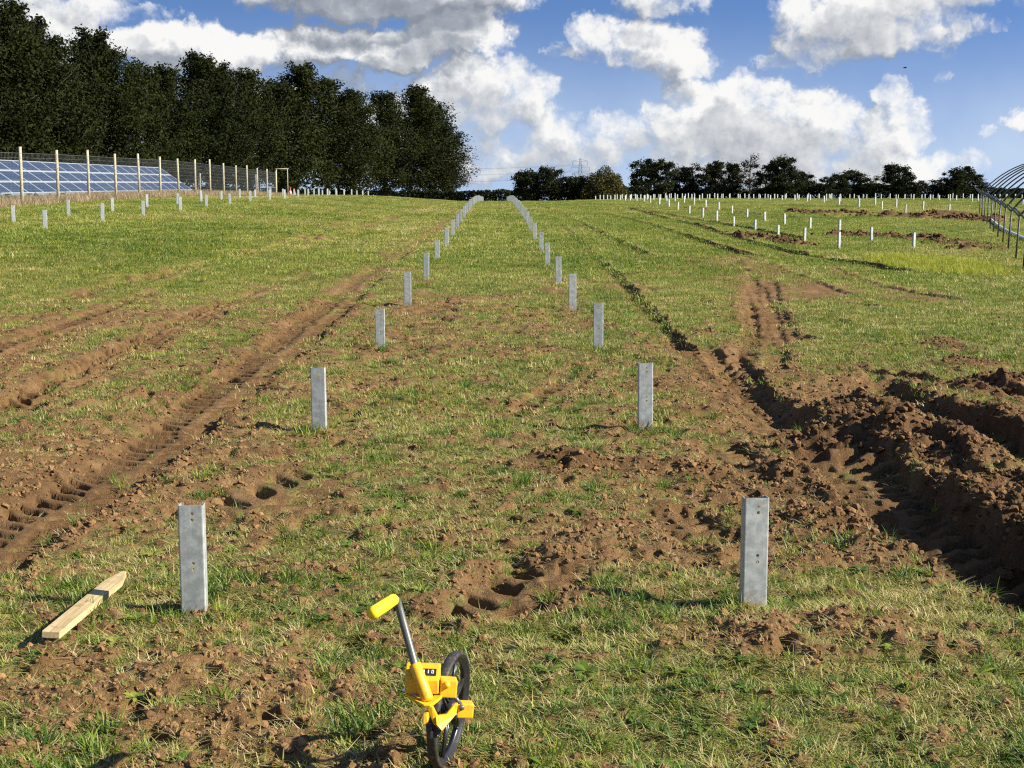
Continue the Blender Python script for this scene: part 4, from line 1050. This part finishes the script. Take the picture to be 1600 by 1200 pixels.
def clod_mesh(name, seed):
    rng = np.random.default_rng(seed); bm = bmesh.new(); bmesh.ops.create_icosphere(bm, subdivisions=2 if seed % 2 else 1, radius=1)
    o = rng.random(3) * 9
    for v in bm.verts:
        k = 1 + .30 * math.sin(v.co.x * 3.1 + o[0]) * math.sin(v.co.y * 2.7 + o[1]) + .22 * math.sin(v.co.z * 5 + o[2]) * math.sin(v.co.x * 6 + o[1]) + rng.normal(0, .10)
        v.co *= k; v.co.z *= .7
    me = bpy.data.meshes.new(name); bm.to_mesh(me); bm.free(); return me
def scatter(name, protos, mats, pts, scale, yaw, tilt, kind, tint, label):
    col = bpy.data.collections.new(name + '_kinds')
    for i, me in enumerate(protos):
        if not me.materials: me.materials.append(mats[i] if isinstance(mats, list) else mats)
        col.objects.link(bpy.data.objects.new('%s_kind_%02d' % (name, i), me))
    me = bpy.data.meshes.new(name); me.vertices.add(len(pts)); me.vertices.foreach_set('co', np.asarray(pts, np.float32).ravel())
    def at(nm, ty, arr):
        a = me.attributes.new(nm, ty, 'POINT')
        a.data.foreach_set('vector' if ty == 'FLOAT_VECTOR' else 'value', np.ascontiguousarray(arr).ravel())
    rot = np.stack([tilt[:, 0], tilt[:, 1], yaw], 1).astype(np.float32)
    at('rot', 'FLOAT_VECTOR', rot); at('siz', 'FLOAT', scale.astype(np.float32)); at('kind_index', 'INT', kind.astype(np.int32)); at('tint', 'FLOAT', tint.astype(np.float32))
    o = link(name, me); ng = bpy.data.node_groups.new(name + '_scatter', 'GeometryNodeTree')
    ng.interface.new_socket('Geometry', in_out='INPUT', socket_type='NodeSocketGeometry'); ng.interface.new_socket('Geometry', in_out='OUTPUT', socket_type='NodeSocketGeometry')
    N = ng.nodes; L = ng.links; gi = N.new('NodeGroupInput'); go = N.new('NodeGroupOutput')
    ci = N.new('GeometryNodeCollectionInfo'); ci.inputs[0].default_value = col; ci.inputs[1].default_value = True; ci.inputs[2].default_value = True
    ip = N.new('GeometryNodeInstanceOnPoints'); ip.inputs['Pick Instance'].default_value = True
    def na(nm, ty):
        a = N.new('GeometryNodeInputNamedAttribute'); a.data_type = ty; a.inputs[0].default_value = nm; return a.outputs[0]
    L.new(gi.outputs[0], ip.inputs['Points']); L.new(ci.outputs[0], ip.inputs['Instance']); L.new(na('kind_index', 'INT'), ip.inputs['Instance Index'])
    e2r = N.new('FunctionNodeEulerToRotation'); L.new(na('rot', 'FLOAT_VECTOR'), e2r.inputs[0]); L.new(e2r.outputs[0], ip.inputs['Rotation'])
    L.new(na('siz', 'FLOAT'), ip.inputs['Scale']); L.new(ip.outputs[0], go.inputs[0])
    md = o.modifiers.new('scatter', 'NODES'); md.node_group = ng
    tag(o, label, None, None, 'stuff'); return o
def fan(n, r0, r1, power, rng, half=31.0):
    """random points in the view fan, density falling as r**-power"""
    e = 2 - power; u = rng.random(n); r = (r0 ** e + u * (r1 ** e - r0 ** e)) ** (1 / e) if abs(e) > 1e-6 else r0 * (r1 / r0) ** u
    a = rng.uniform(-R(half), R(half), n); return r * np.sin(a), r * np.cos(a), r
GREEN = [(0.0, (.050, .105, .014)), (.30, (.125, .200, .022)), (.55, (.27, .305, .040)), (.78, (.42, .345, .12)), (1.0, (.60, .49, .25))]
def build_cover():
    rng = np.random.default_rng(5); MG = mat_blade('grass_blades', GREEN)
    protos = [tuft_mesh('t', 100 + i, 12, .024, .042, .0034, (.2, 1.15), (.2, 1.2)) for i in range(4)]             # 0-3 short tufts
    protos += [tuft_mesh('t', 110 + i, 30, .045, .095, .0050, (.1, 1.0), (.5, 1.8), 4) for i in range(3)]        # 4-6 lush clumps
    protos += [tuft_mesh('t', 120 + i, 9, .05, .08, .0028, (1.1, 1.55), (0, .3), 2) for i in range(3)]            # 7-9 flattened straw
    protos += [weed_mesh('t', 130 + i, 9, .05, .016) for i in range(2)]                                           # 10-11 weeds
    protos += [tuft_mesh('t', 140 + i, 46, .20, .048, .0060, (.05, 1.1), (.2, 1.0), 2) for i in range(4)]          # 12-15 sward patches
    protos += [tuft_mesh('t', 150 + i, 50, .30, .070, .012, (.2, 1.3), (.2, 1.0), 2) for i in range(3)]           # 16-18 far sward
    X, Y, S, Kd, Ti = [], [], [], [], []
    def put(x, y, s, k, t): X.append(x); Y.append(y); S.append(s); Kd.append(k); Ti.append(t)
    # near: tufts, clumps, straw, weeds
    n = 175000; x, y, r = fan(n, 3.2, 19, 1.15, rng); z, mud, fresh, n2 = terrain(x, y)
    lush = fbm(x, y, 1.1, 3, 200); u = rng.random(n)
    keep = u * (1 + 3 * n2) < np.where(rng.random(n) < .5, (1 - mud) * .9, (1 - mud) * .5) + .30 * (1 - .85 * fresh)
    tint = np.clip(.42 + .14 * mud - .34 * lush + rng.normal(0, .22, n), 0, 1)
    k = rng.integers(0, 4, n); s = rng.uniform(.55, 1.2, n) * (1 - .3 * mud)
    straw = rng.random(n) < .38 + .22 * mud; k = np.where(straw, rng.integers(7, 10, n), k); tint = np.where(straw, np.clip(.80 + rng.normal(0, .12, n), .5, 1), tint)
    wd = (~straw) & (rng.random(n) < .035) & (mud < .7); k = np.where(wd, rng.integers(10, 12, n), k); tint = np.where(wd, np.clip(.22 + rng.normal(0, .14, n), 0, .6), tint)
    s = np.where(wd, rng.uniform(.45, 1.25, n), s); put(x[keep], y[keep], s[keep], k[keep], tint[keep])
    n = 18000; x, y, r = fan(n, 3.2, 17, 1.0, rng); z, mud, fresh, n2 = terrain(x, y); lush = fbm(x, y, .9, 3, 200)
    keep = (rng.random(n) < np.clip(.12 + .9 * lush, .02, .8) * (1 - mud * .9))
    put(x[keep], y[keep], rng.uniform(.45, 1.1, keep.sum()), rng.integers(4, 7, keep.sum()), np.clip(.22 + rng.normal(0, .12, keep.sum()), 0, .6))
    # middle distance
    n = 56000; x, y, r = fan(n, 9, 34, .6, rng); z, mud, fresh, n2 = terrain(x, y); lush = fbm(x, y, 2.5, 3, 210)
    keep = rng.random(n) < (1 - mud) * np.interp(r, [9, 20, 25, 34], [.25, .75, .9, .5])
    put(x[keep], y[keep], rng.uniform(.6, 1.15, keep.sum()), rng.integers(12, 16, keep.sum()), np.clip(np.interp(r, [9, 16, 28], [.50, .46, .42]) - .18 * lush + .15 * mud + rng.normal(0, .19, n), .02, 1)[keep])
    n = 120000; x, y, r = fan(n, 22, 130, .7, rng); mud = terrain(x, y)[1]; lush = fbm(x, y, 5, 3, 220) + .5 * fbm(x, y * .3, 14, 2, 221)
    streak = np.clip(fbm(x * .12, y * .5, 3.0, 3, 230) - .1, 0, 1) * smooth01((-x - 3) / 6)
    keep = rng.random(n) < ((1 - mud) * 1.0 + .02) * smooth01((r - 21) / 11)
    put(x[keep], y[keep], rng.uniform(.6, 1.2, keep.sum()), rng.integers(16, 19, keep.sum()), np.clip(.47 - .20 * lush + .50 * streak + rng.normal(0, .14, n), .05, .95)[keep])
    for (fx, fy) in ((-1.125, 5.15), (.962, 5.15), (-1.125, 9.1), (.962, 9.05), (-1.12, 13.75), (.96, 13.5)):
        q = 34; a = rng.uniform(0, 6.283, q); d = rng.uniform(.05, .17, q)
        put(fx + np.cos(a) * d, fy + np.sin(a) * d, rng.uniform(.5, 1.1, q), np.where(rng.random(q) < .25, rng.integers(4, 7, q), rng.integers(0, 4, q)), np.clip(.35 + rng.normal(0, .18, q), 0, 1))
    x = np.concatenate(X); y = np.concatenate(Y); s = np.concatenate(S); k = np.concatenate(Kd); t = np.concatenate(Ti)
    z = terrain(x, y)[0]; m = len(x)
    scatter('grass', protos, MG, np.stack([x, y, z], 1), s, rng.uniform(0, 6.283, m), rng.normal(0, .08, (m, 2)), k, t, 'short patchy field grass, straw and weeds growing over the soil')
    # yellow weeds patch on the right
    c = ground(1462, 414); n = 1500; aa = rng.uniform(0, 6.283, n); dd = rng.random(n) ** .6; x = c.x + 1.15 * dd * np.cos(aa) + rng.normal(0, .12, n); y = c.y + 3.4 * dd * np.sin(aa) + rng.normal(0, .3, n); z = terrain(x, y)[0]
    scatter('tall_yellow_grass', [tuft_mesh('t', 170 + i, 24, .12, .14, .008, (.05, .6), (.1, .8), 3) for i in range(3)], mat_blade('yellow_green_blades', [(0, (.20, .25, .02)), (.5, (.34, .36, .035)), (1, (.45, .42, .06))], .4),
            np.stack([x, y, z], 1), rng.uniform(.6, 1.2, n), rng.uniform(0, 6.28, n), rng.normal(0, .1, (n, 2)), rng.integers(0, 3, n), np.clip(.5 + rng.normal(0, .2, n), 0, 1), 'patch of taller bright yellow green grass in the right of the field')
    # dry tall grass under the fence
    n = 5200; y = rng.uniform(46, 126, n); x = -17.6 + rng.normal(0, .45, n) - .4 * rng.random(n); z = base_z(x, y)
    scatter('dry_grass', [tuft_mesh('t', 180 + i, 26, .18, .34, .012, (.05, .5), (.1, .7), 3) for i in range(3)], mat_blade('dry_grass_blades', [(0, (.22, .20, .07)), (.5, (.38, .29, .17)), (1, (.46, .33, .23))], .3),
            np.stack([x, y, z], 1), rng.uniform(.5, 1.25, n), rng.uniform(0, 6.28, n), rng.normal(0, .1, (n, 2)), rng.integers(0, 3, n), np.clip(.5 + rng.normal(0, .25, n), 0, 1), 'strip of dry pinkish tan grass along the foot of the wire fence')
    # clods and crumbs of soil
    def mfn(T):
        g = T.new('ShaderNodeNewGeometry').outputs['Position']; t = T.attr('tint', 'INSTANCER'); nn = T.noise(g, 55, 4, .65)
        return principled(T, T.mix(T.m('ADD', T.m('MULTIPLY', t, .8), T.m('MULTIPLY', T.m('SUBTRACT', nn, .35), .6), clamp=True), (.055, .028, .012), (.30, .175, .078)), .95, 0, bump(T, nn, .6, .01), .15)
    n = 270000; x, y, r = fan(n, 3.2, 20, 1.15, rng); z, mud, fresh, n2 = terrain(x, y)
    keep = rng.random(n) < np.clip(mud * .55 + fresh * .45 - .08, 0, 1) * (1 - 1.0 * n2); x, y, z, mud, fresh = x[keep], y[keep], z[keep], mud[keep], fresh[keep]; m = len(x)
    # bigger lumps on the spoil
    bx, by, bs = [], [], []
    for pp_, n_, rad_, h_ in SPOIL:
        for _ in range(n_ * 11):
            t_ = rng.random() * (len(pp_) - 1); i_ = min(int(t_), len(pp_) - 2); u_ = t_ - i_
            g_ = ground(pp_[i_][0] + (pp_[i_ + 1][0] - pp_[i_][0]) * u_, pp_[i_][1] + (pp_[i_ + 1][1] - pp_[i_][1]) * u_)
            bx.append(g_.x + rng.normal(0, rad_)); by.append(g_.y + rng.normal(0, rad_ * 1.6)); bs.append(rng.uniform(.2, 1.0) ** 2 * h_ * .6)
    for (c_, rx_, ry_, h_) in _heaps:
        if h_ > .09 and c_.y < 15:
            for _ in range(int(34 * rx_ * ry_ / .16) + 8):
                bx.append(c_.x + rng.normal(0, rx_ * .8)); by.append(c_.y + rng.normal(0, ry_ * .8)); bs.append(rng.uniform(.15, 1) ** 3 * .038 + .004)
    bx = np.array(bx); by = np.array(by); bs = np.array(bs); bz = terrain(bx, by)[0]
    s = np.exp(rng.normal(math.log(.0052), .60, m)) * (1 + 1.0 * fresh); s = np.clip(s, .002, .016 + .014 * fresh)
    x = np.concatenate([x, bx]); y = np.concatenate([y, by]); z = np.concatenate([z, bz]); s = np.concatenate([s, bs]); fresh = np.concatenate([fresh, np.full(len(bx), 1.25)]); m = len(x)  # big lumps: dug soil, with their shade put into a darker tint
    scatter('soil_clods', [clod_mesh('c', 300 + i) for i in range(5)], material('soil_clod', mfn), np.stack([x, y, z + s * .2], 1), s, rng.uniform(0, 6.28, m), rng.normal(0, .5, (m, 2)), rng.integers(0, 5, m), np.clip(.6 - .45 * fresh + rng.normal(0, .18, m), 0, 1), 'crumbs and clods of brown soil lying on the churned ground')
build_cover()
